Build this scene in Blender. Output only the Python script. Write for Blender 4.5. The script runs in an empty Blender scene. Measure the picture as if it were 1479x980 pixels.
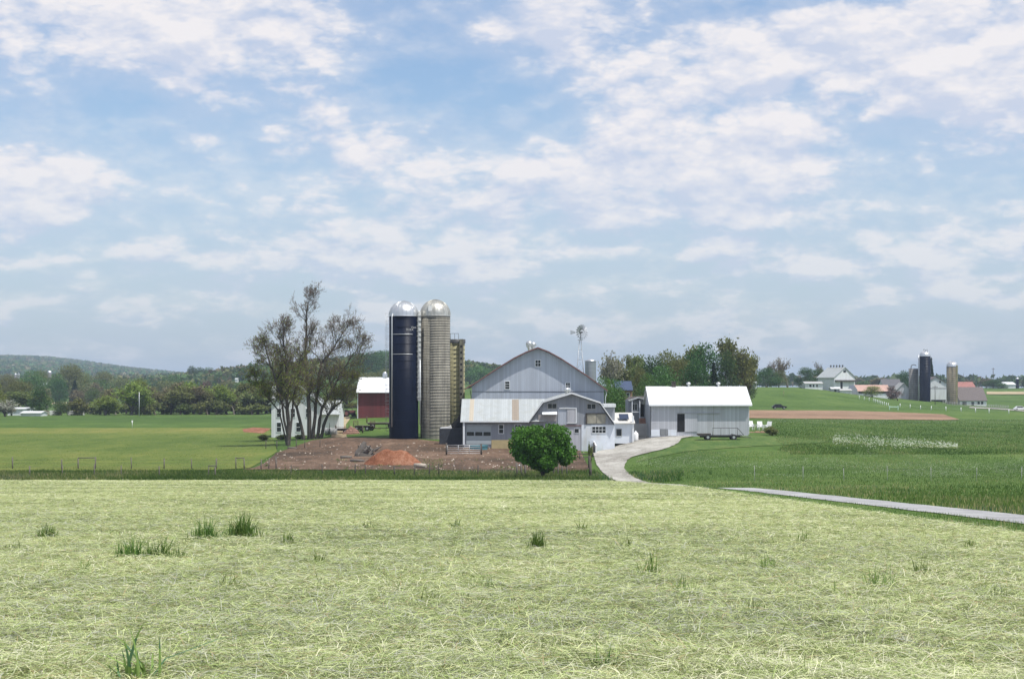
import bpy, math, random
import numpy as np
from mathutils import Vector
F, CX, HV = 2400.0, 739.5, 560.0
rad = math.radians
sc = bpy.context.scene
COL = sc.collection
random.seed(7)
RNG = np.random.default_rng(11)

# ------------------------------------------------------------------ materials
MATS = {}
def newmat(name):
    m = bpy.data.materials.new(name); m.use_nodes = True
    nt = m.node_tree; b = nt.nodes['Principled BSDF']
    MATS[name] = m
    return m, nt, b
def N(nt, t, **kw):
    n = nt.nodes.new(t)
    for k, v in kw.items():
        if k.startswith('i_'):
            n.inputs[k[2:].replace('_', ' ')].default_value = v
        else: setattr(n, k, v)
    return n
def coords(nt, scale=(1, 1, 1), rot=(0, 0, 0)):
    tc = N(nt, 'ShaderNodeTexCoord'); mp = N(nt, 'ShaderNodeMapping')
    mp.inputs['Scale'].default_value = scale; mp.inputs['Rotation'].default_value = rot
    nt.links.new(tc.outputs['Object'], mp.inputs['Vector'])
    return mp.outputs['Vector']
def noise(nt, vec, scale, detail=4, rough=.55):
    n = N(nt, 'ShaderNodeTexNoise'); n.inputs['Scale'].default_value = scale
    n.inputs['Detail'].default_value = detail; n.inputs['Roughness'].default_value = rough
    nt.links.new(vec, n.inputs['Vector']); return n.outputs['Fac']
def ramp(nt, fac, stops):
    r = N(nt, 'ShaderNodeValToRGB'); e = r.color_ramp.elements
    while len(e) < len(stops): e.new(.5)
    for i, (p, c) in enumerate(stops):
        e[i].position = p; e[i].color = (*c, 1) if len(c) == 3 else c
    nt.links.new(fac, r.inputs['Fac']); return r.outputs['Color']
def mix(nt, fac, a, b, mode='MIX'):
    m = N(nt, 'ShaderNodeMix', data_type='RGBA', blend_type=mode)
    for s, v in ((m.inputs[0], fac), (m.inputs[6], a), (m.inputs[7], b)):
        if hasattr(v, 'is_linked') or isinstance(v, bpy.types.NodeSocket): nt.links.new(v, s)
        elif isinstance(v, (int, float)): s.default_value = v
        else: s.default_value = (*v, 1)
    return m.outputs[2]
def math_(nt, op, a, b=0.0, c=None, clamp=False):
    m = N(nt, 'ShaderNodeMath', operation=op, use_clamp=clamp)
    for i, v in enumerate((a, b, c)):
        if v is None: continue
        if isinstance(v, bpy.types.NodeSocket): nt.links.new(v, m.inputs[i])
        else: m.inputs[i].default_value = v
    return m.outputs[0]
def bump(nt, b, h, strength=.4, dist=.05):
    n = N(nt, 'ShaderNodeBump'); n.inputs['Strength'].default_value = strength; n.inputs['Distance'].default_value = dist
    nt.links.new(h, n.inputs['Height']); nt.links.new(n.outputs['Normal'], b.inputs['Normal'])
def plain(name, col, rough=.7, var=.18, scale=1.5, metal=0., bmp=0., dirt=None):
    """base colour with weathering mottles"""
    m, nt, b = newmat(name)
    v = coords(nt)
    n = noise(nt, v, scale, 6)
    c = ramp(nt, n, [(.25, tuple(x * (1 - var) for x in col)), (.75, tuple(min(.95, x * (1 + var)) for x in col))])
    if dirt:
        d = noise(nt, coords(nt, (1, 1, .25)), scale * .7, 5)
        dm = ramp(nt, d, [(.5, (0, 0, 0)), (.72, (1, 1, 1))])
        c = mix(nt, math_(nt, 'MULTIPLY', dm, .6), c, dirt)
    nt.links.new(c, b.inputs['Base Color'])
    b.inputs['Roughness'].default_value = rough; b.inputs['Metallic'].default_value = metal
    if bmp: bump(nt, b, n, bmp, .03)
    return m
def boards(name, col, pitch=.25, axis='X', var=.12, rough=.65, metal=0., depth=.35, dirt=None, dist=.03, lap=None):
    """vertical boards or ribbed sheet: ribs along X or Y, weathering streaks down the boards"""
    m, nt, b = newmat(name)
    v = coords(nt)
    sep = N(nt, 'ShaderNodeSeparateXYZ'); nt.links.new(v, sep.inputs[0])
    a = sep.outputs[axis]
    q = math_(nt, 'MULTIPLY', a, 1 / pitch)
    fr = math_(nt, 'FRACT', q)
    groove = math_(nt, 'LESS_THAN', fr, .1)
    idn = N(nt, 'ShaderNodeTexWhiteNoise', noise_dimensions='1D'); nt.links.new(math_(nt, 'FLOOR', q), idn.inputs['W'])
    st = noise(nt, coords(nt, (3, 3, .22)), 1.2, 5)
    t = math_(nt, 'ADD', math_(nt, 'MULTIPLY', idn.outputs['Value'], .45), math_(nt, 'MULTIPLY', st, .55))
    c = ramp(nt, t, [(.15, tuple(x * (1 - var * 1.3) for x in col)), (.8, tuple(min(.95, x * (1 + var)) for x in col))])
    c = mix(nt, math_(nt, 'MULTIPLY', groove, .35), c, tuple(x * .45 for x in col))
    if dirt:
        d = noise(nt, coords(nt, (1.2, 1.2, .18)), .8, 5)
        dm = ramp(nt, d, [(.48, (0, 0, 0)), (.7, (1, 1, 1))])
        c = mix(nt, math_(nt, 'MULTIPLY', dm, .6), c, dirt)
    nt.links.new(c, b.inputs['Base Color'])
    b.inputs['Roughness'].default_value = rough; b.inputs['Metallic'].default_value = metal
    bump(nt, b, math_(nt, 'ADD', math_(nt, 'SUBTRACT', 1.0, groove), math_(nt, 'MULTIPLY', st, .2)), depth, dist)
    return m
def ground_mat(name, stops, scales=(.02, .25, 2.5), aniso=(1, 1, 1), rough=.95, bmp=.5, bd=.15, rot=0.):
    m, nt, b = newmat(name)
    v = coords(nt, aniso, (0, 0, rot)); w = coords(nt)
    v2 = coords(nt, (1, .3, 1)); v3 = coords(nt, (1, .45, 1))
    n1 = noise(nt, v, scales[0], 5); n2 = noise(nt, v2, scales[1], 6, .68); n3 = noise(nt, v3, scales[2], 6, .72)
    t = math_(nt, 'ADD', math_(nt, 'MULTIPLY', n1, .34), math_(nt, 'ADD', math_(nt, 'MULTIPLY', n2, .33), math_(nt, 'MULTIPLY', n3, .33)))
    t = math_(nt, 'MULTIPLY_ADD', t, 2.5, -.75)
    c = ramp(nt, t, stops)
    nt.links.new(c, b.inputs['Base Color']); b.inputs['Roughness'].default_value = rough
    b.inputs['Specular IOR Level'].default_value = .15
    bump(nt, b, math_(nt, 'ADD', n3, math_(nt, 'MULTIPLY', n2, .6)), bmp, bd)
    return m
def leaf_mat(name, col, var=.35, hue=.03, trans=.35, scale=.5, rough=.55):
    m, nt, b = newmat(name)
    n = noise(nt, coords(nt), scale, 3)
    oi = N(nt, 'ShaderNodeObjectInfo')
    wn = N(nt, 'ShaderNodeTexWhiteNoise', noise_dimensions='3D')
    geo = N(nt, 'ShaderNodeNewGeometry')
    rp = geo.outputs['Random Per Island']
    t = math_(nt, 'ADD', math_(nt, 'MULTIPLY', n, .5), math_(nt, 'MULTIPLY', rp, .5))
    c = ramp(nt, t, [(.15, tuple(x * (1 - var) for x in col)), (.55, col), (.9, (min(1, col[0] * (1 + var * 1.2)), col[1] * (1 + var), col[2] * (1 + var * .5)))])
    hs = N(nt, 'ShaderNodeHueSaturation')
    nt.links.new(c, hs.inputs['Color'])
    nt.links.new(math_(nt, 'MULTIPLY_ADD', oi.outputs['Random'], hue, .5 - hue / 2), hs.inputs['Hue'])
    nt.links.new(math_(nt, 'MULTIPLY_ADD', oi.outputs['Random'], .4, .8), hs.inputs['Value'])
    nt.links.new(hs.outputs['Color'], b.inputs['Base Color'])
    b.inputs['Roughness'].default_value = rough; b.inputs['Specular IOR Level'].default_value = .25
    tr = N(nt, 'ShaderNodeBsdfTranslucent'); nt.links.new(hs.outputs['Color'], tr.inputs['Color'])
    mx = N(nt, 'ShaderNodeMixShader'); mx.inputs[0].default_value = trans
    out = nt.nodes['Material Output']
    nt.links.new(b.outputs[0], mx.inputs[1]); nt.links.new(tr.outputs[0], mx.inputs[2]); nt.links.new(mx.outputs[0], out.inputs['Surface'])
    return m

# ------------------------------------------------------------------ terrain
COLS = np.arange(-900, 2401, 10.0)
ROWS = {
 157: [(0,694.8),(900,694.8),(1000,694),(1085,692),(1480,691)],
 185: [(0,682),(740,684),(880,683),(1000,677),(1085,675),(1480,675)],
 215: [(0,666),(560,665),(740,666),(880,664),(930,656),(1085,652),(1480,657)],
 245: [(0,651),(350,649),(560,645),(700,643),(740,646),(880,650),(940,631.5),(1085,630),(1250,638),(1480,645)],
 265: [(0,643),(350,641),(430,636),(490,631),(620,631),(740,637),(880,640),(940,625),(1085,624),(1250,632),(1480,637)],
 300: [(0,632),(350,630),(440,629),(500,616),(570,612),(740,621),(940,614),(1085,613),(1250,622),(1480,627)],
 350: [(0,619),(390,619),(450,606),(500,597.5),(570,596),(740,606),(940,606),(1085,607),(1250,612),(1480,615)],
 420: [(0,609.5),(390,608),(500,594),(570,592),(740,598),(940,598),(1085,600),(1250,603),(1480,605)],
 500: [(0,602.5),(390,602),(500,591),(570,590),(740,592),(940,588),(1085,590),(1250,592),(1400,594),(1480,595)],
 560: [(0,598.5),(390,598),(500,589),(560,587),(740,588),(940,576),(1085,574),(1200,578),(1330,588),(1480,592)],
 640: [(0,596),(380,594),(500,588),(560,585),(740,582),(940,563),(1085,558.5),(1150,559),(1200,565),(1250,573),(1330,583),(1420,589),(1480,590)],
 720: [(0,594),(380,591),(500,586),(560,581),(740,578),(940,560),(1085,558.5),(1150,559.5),(1200,563),(1250,570),(1330,578),(1420,586),(1480,587)],
 850: [(0,590),(380,585),(560,572),(740,566),(940,560),(1085,559.5),(1200,561),(1250,565),(1330,568),(1420,574),(1480,574)],
 1000:[(0,585),(300,582),(380,572),(560,558),(700,562),(940,560),(1250,562),(1400,561),(1480,560.5)],
 1200:[(0,580),(300,575),(350,560),(560,545),(640,550),(740,558),(940,560.5),(1480,560.5)],
 1500:[(0,572),(250,566),(340,546),(450,540),(540,527),(620,532),(700,545),(800,556),(940,560.5),(1480,560.5)],
 2000:[(0,562),(200,558),(340,550),(540,532),(620,537),(700,548),(800,557),(1480,561)],
 3000:[(0,540),(110,545),(250,552),(400,556),(1480,560)],
 4000:[(0,522),(110,530),(200,540),(300,548),(400,556),(1480,560)],
 5000:[(0,517),(60,517),(110,523),(180,534),(270,543),(330,550),(400,556),(1480,560)],
 6500:[(0,524),(110,530),(270,548),(400,557),(1480,560)],
 12000:[(0,557),(1480,559.5)],
}
_ry = sorted(ROWS); _near = [1, 5, 13, 30, 60, 90, 120]
_Y = np.array(_near + _ry, float)
_Zt = []
for y in _near: _Zt.append(np.full(COLS.shape, -1.7 - 0.045 * y))
for y in _ry:
    p = ROWS[y]; _Zt.append((HV - np.interp(COLS, [a for a, b in p], [b for a, b in p])) / F * y)
_Zt = np.array(_Zt)
GY = np.concatenate([[1., 3.], np.exp(np.linspace(math.log(5), math.log(12000), 460))])
GZ = np.empty((len(GY), len(COLS)))
for j in range(len(COLS)): GZ[:, j] = np.interp(GY, _Y, _Zt[:, j])
_k = np.ones(7) / 7
for i in range(len(GY)):
    if GY[i] > 160: GZ[i] = np.convolve(np.pad(GZ[i], 3, 'edge'), _k, 'valid')
_g2 = GZ.copy()
for i in range(4, len(GY) - 4):
    if GY[i] > 172: _g2[i] = GZ[i - 4:i + 5].mean(0)
GZ = _g2
def road_x(Y):   # centre line of the lane
    return np.interp(Y, [-60, 100, 116, 140, 160, 175, 188], [15.35, 15.35, 14.8, 13.6, 11.7, 10.9, 10.9])
def Z(X, Y):
    X = np.asarray(X, float); Y = np.asarray(Y, float)
    u = CX + F * X / np.maximum(Y, 30)
    fi = np.interp(Y, GY, np.arange(len(GY))); fj = np.clip((u - COLS[0]) / 10, 0, len(COLS) - 1.001)
    i = np.clip(fi.astype(int), 0, len(GY) - 2); j = fj.astype(int)
    a = fi - i; b = fj - j
    z = (GZ[i, j] * (1 - a) + GZ[i + 1, j] * a) * (1 - b) + (GZ[i, j + 1] * (1 - a) + GZ[i + 1, j + 1] * a) * b
    z = np.where(Y < 1, -1.7 - 0.045 * np.maximum(Y, -30), z)
    z = z - .3 * np.exp(-((X - road_x(Y) - 0.3) / 2.6) ** 2) * np.clip((Y - 112) / 12, 0, 1) * np.clip((178 - Y) / 14, 0, 1)
    return z
def zz(X, Y): return float(Z(X, Y))
_UQ = np.arange(-600, 2101, 10.0); _YQ = np.exp(np.linspace(math.log(6), math.log(1400), 900))
_VQ = np.empty((len(_UQ), len(_YQ)))
for k, u in enumerate(_UQ):
    _VQ[k] = np.minimum.accumulate(HV - F * Z((u - CX) / F * _YQ, _YQ) / _YQ)
def ray(u, v):
    """ground point seen at picture position u,v"""
    u = np.atleast_1d(np.asarray(u, float)); v = np.atleast_1d(np.asarray(v, float))
    k = np.clip(((u + 600) / 10), 0, len(_UQ) - 1.001); k0 = k.astype(int)
    Y = np.empty(u.shape)
    for kk in np.unique(k0):
        m = k0 == kk
        Y[m] = np.interp(-v[m], -_VQ[kk], _YQ)
    X = (u - CX) / F * Y
    return X, Y
def at(u, v):
    X, Y = ray(u, v); return float(X[0]), float(Y[0])
def at_y(u, Y):
    X = (u - CX) / F * Y; return X, Y, zz(X, Y)

def vnoise(x, y, seed=0):
    xi = np.floor(x).astype(np.int64); yi = np.floor(y).astype(np.int64); fx = x - xi; fy = y - yi
    fx = fx * fx * (3 - 2 * fx); fy = fy * fy * (3 - 2 * fy)
    def h(a, b):
        n = (a * 374761393 + b * 668265263 + seed * 974634777) & 0xffffffff
        n = ((n ^ (n >> 13)) * 1274126177) & 0xffffffff
        return ((n ^ (n >> 16)) & 0xffff) / 65535.0
    return (h(xi, yi) * (1 - fx) + h(xi + 1, yi) * fx) * (1 - fy) + (h(xi, yi + 1) * (1 - fx) + h(xi + 1, yi + 1) * fx) * fy
def fbm(x, y, s=0, o=3):
    r = 0; a = .5
    for k in range(o): r = r + a * vnoise(x * 2 ** k, y * 2 ** k, s + k); a /= 2
    return r

# ------------------------------------------------------------------ mesh helpers
def mesh_np(name, V, Fc, mats, midx=None, smooth=False):
    me = bpy.data.meshes.new(name)
    V = np.ascontiguousarray(V, np.float32); Fc = np.ascontiguousarray(Fc, np.int32)
    n, k = Fc.shape
    me.vertices.add(len(V)); me.vertices.foreach_set('co', V.ravel())
    me.loops.add(n * k); me.loops.foreach_set('vertex_index', Fc.ravel())
    me.polygons.add(n); me.polygons.foreach_set('loop_start', np.arange(0, n * k, k, dtype=np.int32))
    me.polygons.foreach_set('loop_total', np.full(n, k, np.int32))
    for m in mats: me.materials.append(m)
    if midx is not None: me.polygons.foreach_set('material_index', np.asarray(midx, np.int32))
    if smooth: me.polygons.foreach_set('use_smooth', np.ones(n, bool))
    me.update(calc_edges=True)
    return me
def link(name, me, parent=None):
    o = bpy.data.objects.new(name, me); COL.objects.link(o)
    if parent is not None: o.parent = parent
    return o
def tag(o, label=None, cat=None, group=None, kind=None):
    if label: o['label'] = label
    if cat: o['category'] = cat
    if group: o['group'] = group
    if kind: o['kind'] = kind
    return o
def thing(name, label, cat, loc, rz=0, group=None):
    o = bpy.data.objects.new(name, None); COL.objects.link(o)
    o.location = loc; o.rotation_euler = (0, 0, rz); o.empty_display_size = .2
    return tag(o, label, cat, group)
def copy_tree(o, parent=None):
    c = o.copy(); COL.objects.link(c); c.parent = parent
    for ch in list(o.children): copy_tree(ch, c)
    return c
def root_of(o):
    while o.parent: o = o.parent
    return o

class MB:
    """collects shapes in one mesh"""
    def __init__(s): s.v = []; s.f = []; s.s = []
    def add(s, vs, fs, smooth=False):
        b = len(s.v); s.v += [tuple(p) for p in vs]; s.f += [tuple(i + b for i in f) for f in fs]; s.s += [smooth] * len(fs)
        return s
    def box(s, x0, x1, y0, y1, z0, z1):
        if x0 > x1: x0, x1 = x1, x0
        if y0 > y1: y0, y1 = y1, y0
        if z0 > z1: z0, z1 = z1, z0
        return s.add([(x0,y0,z0),(x1,y0,z0),(x1,y1,z0),(x0,y1,z0),(x0,y0,z1),(x1,y0,z1),(x1,y1,z1),(x0,y1,z1)],
              [(0,3,2,1),(4,5,6,7),(0,1,5,4),(1,2,6,5),(2,3,7,6),(3,0,4,7)])
    def prism(s, pts, y0, y1):
        """polygon in x,z extruded along y"""
        n = len(pts)
        a = sum(pts[i][0]*pts[(i+1)%n][1]-pts[(i+1)%n][0]*pts[i][1] for i in range(n))
        if a < 0: pts = pts[::-1]
        vs = [(x, y0, z) for x, z in pts] + [(x, y1, z) for x, z in pts]
        fs = [tuple(range(n)), tuple(range(2*n-1, n-1, -1))] + [((i+1)%n, i, i+n, (i+1)%n+n) for i in range(n)]
        return s.add(vs, fs)
    def prism_x(s, pts, x0, x1):
        """polygon in y,z extruded along x"""
        n = len(pts)
        a = sum(pts[i][0]*pts[(i+1)%n][1]-pts[(i+1)%n][0]*pts[i][1] for i in range(n))
        if a > 0: pts = pts[::-1]
        vs = [(x0, y, z) for y, z in pts] + [(x1, y, z) for y, z in pts]
        fs = [tuple(range(n)), tuple(range(2*n-1, n-1, -1))] + [((i+1)%n, i, i+n, (i+1)%n+n) for i in range(n)]
        return s.add(vs, fs)
    def strip(s, pts, y0, y1, t):
        """thick folded sheet: polyline in x,z, thickness t upward, along y"""
        up = [(x, z + t) for x, z in pts]
        return s.prism(list(pts) + up[::-1], y0, y1)
    def strip_x(s, pts, x0, x1, t):
        return s.prism_x(list(pts) + [(y, z + t) for y, z in pts][::-1], x0, x1)
    def tube(s, pts, r, n=8, cap=True, smooth=True):
        pts = [Vector(p) for p in pts]; rs = r if isinstance(r, (list, tuple)) else [r] * len(pts)
        vs = []; fs = []
        for i, p in enumerate(pts):
            d = (pts[min(i+1, len(pts)-1)] - pts[max(i-1, 0)]).normalized()
            a = d.orthogonal().normalized() if abs(d.z) > .99 else d.cross(Vector((0,0,1))).normalized()
            b = d.cross(a)
            for k in range(n):
                t = 2*math.pi*k/n; vs.append(p + (a*math.cos(t) + b*math.sin(t))*rs[i])
        for i in range(len(pts)-1):
            for k in range(n):
                k2 = (k+1) % n; fs.append((i*n+k, i*n+k2, (i+1)*n+k2, (i+1)*n+k))
        s.add(vs, fs, smooth)
        if cap:
            b = len(s.v) - len(vs)
            s.f += [tuple(b + k for k in range(n))[::-1], tuple(b + (len(pts)-1)*n + k for k in range(n))]; s.s += [False, False]
        return s
    def lathe(s, prof, c, n=32, smooth=True, a0=0, a1=2*math.pi):
        """profile r,z about a vertical axis at c"""
        full = abs(a1 - a0 - 2*math.pi) < 1e-6
        m = n if full else n + 1
        vs = []; fs = []
        for r, z in prof:
            for k in range(m):
                t = a0 + (a1-a0)*k/n; vs.append((c[0]+r*math.cos(t), c[1]+r*math.sin(t), c[2]+z))
        for i in range(len(prof)-1):
            for k in range(n):
                k2 = (k+1) % m; fs.append((i*m+k, i*m+k2, (i+1)*m+k2, (i+1)*m+k))
        return s.add(vs, fs, smooth)
    def build(s, name, mat, parent=None, local=False, bevel=0):
        me = bpy.data.meshes.new(name)
        off = Vector((0, 0, 0))
        if parent is not None and not local: off = root_of(parent).location
        me.from_pydata([(p[0]-off[0], p[1]-off[1], p[2]-off[2]) for p in s.v], [], s.f)
        me.materials.append(mat)
        me.polygons.foreach_set('use_smooth', s.s)
        me.update()
        o = link(name, me, parent)
        if bevel:
            b = o.modifiers.new('bevel', 'BEVEL'); b.width = bevel; b.segments = 2; b.limit_method = 'ANGLE'
        return o
def sheet(name, A, B, mat, off=.05, k=80, m=16, ragged=0., kind='structure', seed=1, label=None, ragA=True, ragB=True, zfun=None):
    """surface between two edges given as world x,y polylines, draped on the terrain"""
    def res(P, n):
        P = np.array(P, float); d = np.r_[0, np.cumsum(np.hypot(*np.diff(P, axis=0).T))]
        t = np.linspace(0, d[-1], n); return np.c_[np.interp(t, d, P[:, 0]), np.interp(t, d, P[:, 1])]
    A = res(A, k); B = res(B, k)
    if ragged:
        r = np.random.default_rng(seed)
        na = (fbm(np.arange(k) * .35, np.full(k, 3.3), seed) - .44) * 2 * ragged; nb = (fbm(np.arange(k) * .35, np.full(k, 9.3), seed + 5) - .44) * 2 * ragged
        D = B - A; D /= np.maximum(np.hypot(D[:, 0], D[:, 1]), 1e-6)[:, None]
        if ragA: A = A + D * na[:, None]
        if ragB: B = B + D * nb[:, None]
    t = np.linspace(0, 1, m)[None, :, None]
    P = A[:, None] * (1 - t) + B[:, None] * t
    X, Y = P[..., 0].ravel(), P[..., 1].ravel()
    z = Z(X, Y) + off
    if zfun is not None: z = z + zfun(X, Y)
    I = np.arange(k * m).reshape(k, m)
    Fc = np.stack([I[:-1, :-1], I[:-1, 1:], I[1:, 1:], I[1:, :-1]], -1).reshape(-1, 4)
    me = mesh_np(name, np.c_[X, Y, z], Fc, [mat], smooth=True)
    # normals up
    me.update()
    if me.polygons[len(me.polygons) // 2].normal.z < 0: me.flip_normals()
    return tag(link(name, me), label=label, kind=kind)
def px(*pts): return [at(u, v) for u, v in pts]
HAZE = 1.25e-4; CL_LO = .37; CL_HI = .62; BLW = .22; CL_SH = (5.9, 6.4, 7.7); CL_LT = (8.9, 8.5, 8.5); CL_HZ = (5.2, 6.3, 7.6); SKY_T = (1.25, 1.35, 1.45, 1); SKYS = .1; SUN = 4.6; EXPO = 0.1
# ------------------------------------------------------------------ ground and fields
M_field = ground_mat('field_green', [(.2, (.034, .07, .011)), (.45, (.058, .106, .018)), (.6, (.08, .135, .026)), (.85, (.13, .17, .045))], (.012, .12, 1.3), (.35, 1, 1))
M_pasture = ground_mat('pasture_olive', [(.15, (.06, .1, .018)), (.42, (.098, .138, .027)), (.62, (.14, .165, .036)), (.85, (.22, .2, .06))], (.02, .2, 1.6), (.3, 1, 1))
M_mown = ground_mat('mown_lawn', [(.3, (.05, .1, .022)), (.5, (.09, .14, .035)), (.7, (.16, .17, .06))], (.05, .4, 2.5), (.3, 1, 1))
M_straw_g = ground_mat('straw_ground', [(.2, (.06, .075, .025)), (.42, (.16, .19, .065)), (.6, (.34, .37, .16)), (.85, (.58, .6, .34))], (.15, 2.2, 22), (.5, 1, 1), bmp=.8, bd=.06)
M_dirt = ground_mat('yard_dirt', [(.1, (.03, .023, .016)), (.38, (.075, .052, .035)), (.6, (.14, .09, .06)), (.85, (.26, .185, .13))], (.06, .5, 3.), bmp=.9, bd=.2)
M_red = ground_mat('red_soil', [(.3, (.15, .06, .032)), (.5, (.24, .1, .055)), (.72, (.34, .18, .115))], (.3, 1.5, 6.), bmp=.8, bd=.15)
M_plough = ground_mat('ploughed_soil', [(.3, (.17, .11, .07)), (.5, (.24, .155, .1)), (.72, (.3, .2, .13))], (.02, .2, 1.5), (.2, 1, 1))
M_tan = ground_mat('tan_stubble', [(.3, (.26, .2, .12)), (.5, (.36, .29, .18)), (.72, (.42, .36, .22))], (.02, .2, 1.5), (.2, 1, 1))
M_drive = ground_mat('gravel_drive', [(.3, (.2, .185, .16)), (.48, (.31, .295, .26)), (.62, (.39, .375, .335)), (.8, (.47, .45, .41))], (.08, .7, 5.), bmp=.4, bd=.05)
M_lane = ground_mat('lane_asphalt', [(.3, (.22, .22, .22)), (.5, (.31, .31, .31)), (.72, (.4, .4, .39))], (.1, 1.2, 14.), bmp=.3, bd=.02)

s = np.concatenate([-np.geomspace(.52, 1.15, 14)[::-1], np.linspace(-.51, .51, 330), np.geomspace(.52, 1.15, 14)])
rowsY = np.concatenate([[-110, -80, -50, -25, -12, -5, 0], GY[1:]])
XX = s[None, :] * (np.maximum(rowsY, 0)[:, None] + 60.0)
YY = np.repeat(rowsY[:, None], len(s), 1)
ZZ = Z(XX, YY)
I = np.arange(XX.size).reshape(XX.shape)
Fc = np.stack([I[:-1, :-1], I[:-1, 1:], I[1:, 1:], I[1:, :-1]], -1).reshape(-1, 4)
g = link('ground', mesh_np('ground', np.c_[XX.ravel(), YY.ravel(), ZZ.ravel()], Fc, [M_field], smooth=True)); tag(g, kind='structure')

def straw_edge(Y): return np.interp(Y, [-60, 46, 100, 117, 130, 145, 152, 157], [12.15, 12.3, 12.7, 13.0, 12.5, 11.0, 10.0, 6.5])
def straw_bumps(X, Y): return np.clip((straw_edge(Y) - X) / 1.6, .12, 1) * (.1 + np.maximum(-.07, (fbm(X * .9, Y * .9, 3) - .44) * .13) + (fbm(X * .12, Y * .12, 8) - .44) * .04)
ys = np.r_[-20, np.geomspace(3, 157, 300)]
sheet('straw_field', [(-110, y) for y in ys], [(float(straw_edge(y)), y) for y in ys], M_straw_g, .02, k=420, m=330, ragged=.25, ragA=False, zfun=straw_bumps)

sheet('pasture', px((-560, 681), (-200, 681), (0, 680), (150, 680), (300, 679), (360, 676), (382, 664), (400, 652)),
      px((-560, 618.5), (-200, 618.5), (0, 618), (150, 618), (300, 617.5), (330, 618), (352, 618), (390, 621)), M_pasture, .06, 90, 60, ragged=.6, seed=3)
sheet('farmyard_dirt', px((366, 676), (380, 670), (398, 655), (420, 647), (450, 636), (480, 632), (520, 632), (600, 634), (660, 640), (720, 643), (800, 647), (838, 650)),
      px((352, 678), (420, 679), (470, 679), (520, 679), (560, 679), (620, 679), (700, 681.5), (760, 682), (800, 682), (830, 682), (846, 681), (851, 676)), M_dirt, .07, 120, 26, ragged=.7, seed=5)
sheet('dirt_track', px((478, 632), (487, 615), (495, 604), (482, 599)), px((500, 632), (500, 612), (507, 604), (490, 598)), M_tan, .08, 40, 6, ragged=.5, seed=8)
sheet('dirt_track', px((350, 620), (352, 624), (380, 626)), px((366, 617.5), (375, 618), (392, 619)), M_red, .09, 30, 6, ragged=.4, seed=9)
# lane along the field, driveway into the yard
ly = np.concatenate([[-60, -20, 0], np.linspace(20, 141, 60)])
sheet('lane', [(float(road_x(y)) - 1.15, y) for y in ly], [(float(road_x(y)) + 1.15, y) for y in ly], M_lane, .025, 160, 8, ragged=.22)
sheet('driveway', [(float(road_x(y)) - 1.3, y) for y in (140, 150, 160, 170)] + px((868, 680), (862, 672), (858, 660), (857, 653), (880, 648), (905, 640), (916, 632), (925, 628), (940, 628), (960, 627), (990, 625)),
      [(float(road_x(y)) + 1.3, y) for y in (140, 150, 160, 170)] + px((902, 678), (902, 672), (906, 665), (914, 660), (934, 655), (955, 650), (970, 645), (979, 640), (982, 637), (985, 633), (1012, 628)), M_drive, .09, 160, 16, ragged=.45, seed=12)
sheet('lawn', px((918, 668), (935, 657), (960, 650), (982, 640), (990, 634), (1010, 630), (1085, 629)),
      px((960, 658), (990, 652), (1040, 648), (1080, 645), (1130, 643), (1180, 640), (1200, 637)), M_mown, .06, 60, 16, ragged=.5, seed=14)
sheet('ploughed_field', px((1060, 592.3), (1085, 592.3), (1215, 593), (1290, 595), (1363, 598.3), (1385, 605.6)),
      px((1060, 603.5), (1085, 603.8), (1215, 605), (1300, 606), (1360, 606.8), (1386, 606)), M_plough, .1, 100, 20, ragged=.6, seed=15)
sheet('stubble_field', [at_y(u, 1000)[:2] for u in (75, 145)], [at_y(u, 1090)[:2] for u in (75, 145)], M_tan, .35, 40, 10, ragged=3, seed=16)
sheet('stubble_field', [at_y(u, 890)[:2] for u in (1425, 1560)], [at_y(u, 935)[:2] for u in (1425, 1560)], M_tan, .3, 40, 10, ragged=3, seed=17)
sheet('dirt_track', px((1400, 589), (1440, 591), (1479, 594), (1560, 597)), px((1400, 587.5), (1440, 589.5), (1479, 592.3), (1560, 595)), M_drive, .12, 40, 5, ragged=.2, seed=18)
sheet('meadow_edge', px((1205, 637), (1240, 641), (1300, 645), (1380, 648)), px((1200, 634), (1260, 634), (1320, 637), (1390, 644)), M_mown, .06, 60, 10, ragged=1.2, seed=19)

# ------------------------------------------------------------------ straw and grass (stuff)
def stalks(name, Xs, Ys, zoff, L, W, ang, tilt, mats, midx, curve=.03, kind='stuff', label=None):
    n = len(Xs); r = RNG
    zb = Z(Xs, Ys) + zoff
    d = np.c_[np.cos(ang) * np.cos(tilt), np.sin(ang) * np.cos(tilt), np.sin(tilt)]
    side = np.c_[-np.sin(ang), np.cos(ang), r.normal(0, .35, n)]; side /= np.linalg.norm(side, axis=1)[:, None]
    P0 = np.c_[Xs, Ys, zb]
    mid = P0 + d * (L * .5)[:, None] + np.c_[-np.sin(ang), np.cos(ang), np.full(n, .3)] * (r.normal(0, curve, n) * L)[:, None]
    P2 = P0 + d * L[:, None]
    P2[:, 2] -= np.abs(r.normal(0, .02, n)) + np.maximum(0, np.sin(tilt)) * L * .25
    w = (W * .5)[:, None]
    V = np.stack([P0 - side * w, P0 + side * w, mid - side * w, mid + side * w, P2 - side * w * .4, P2 + side * w * .4], 1).reshape(-1, 3)
    b = (np.arange(n) * 6)[:, None]
    Fc = np.stack([b + np.array([0, 1, 3, 2]), b + np.array([2, 3, 5, 4])], 1).reshape(-1, 4)
    me = mesh_np(name, V, Fc, mats, np.repeat(midx, 2))
    return tag(link(name, me), label=label, kind=kind)
def sm(name, c, rough=.6, tr=.2):
    return leaf_mat(name, c, .22, .02, tr, 1.2, rough)
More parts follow.
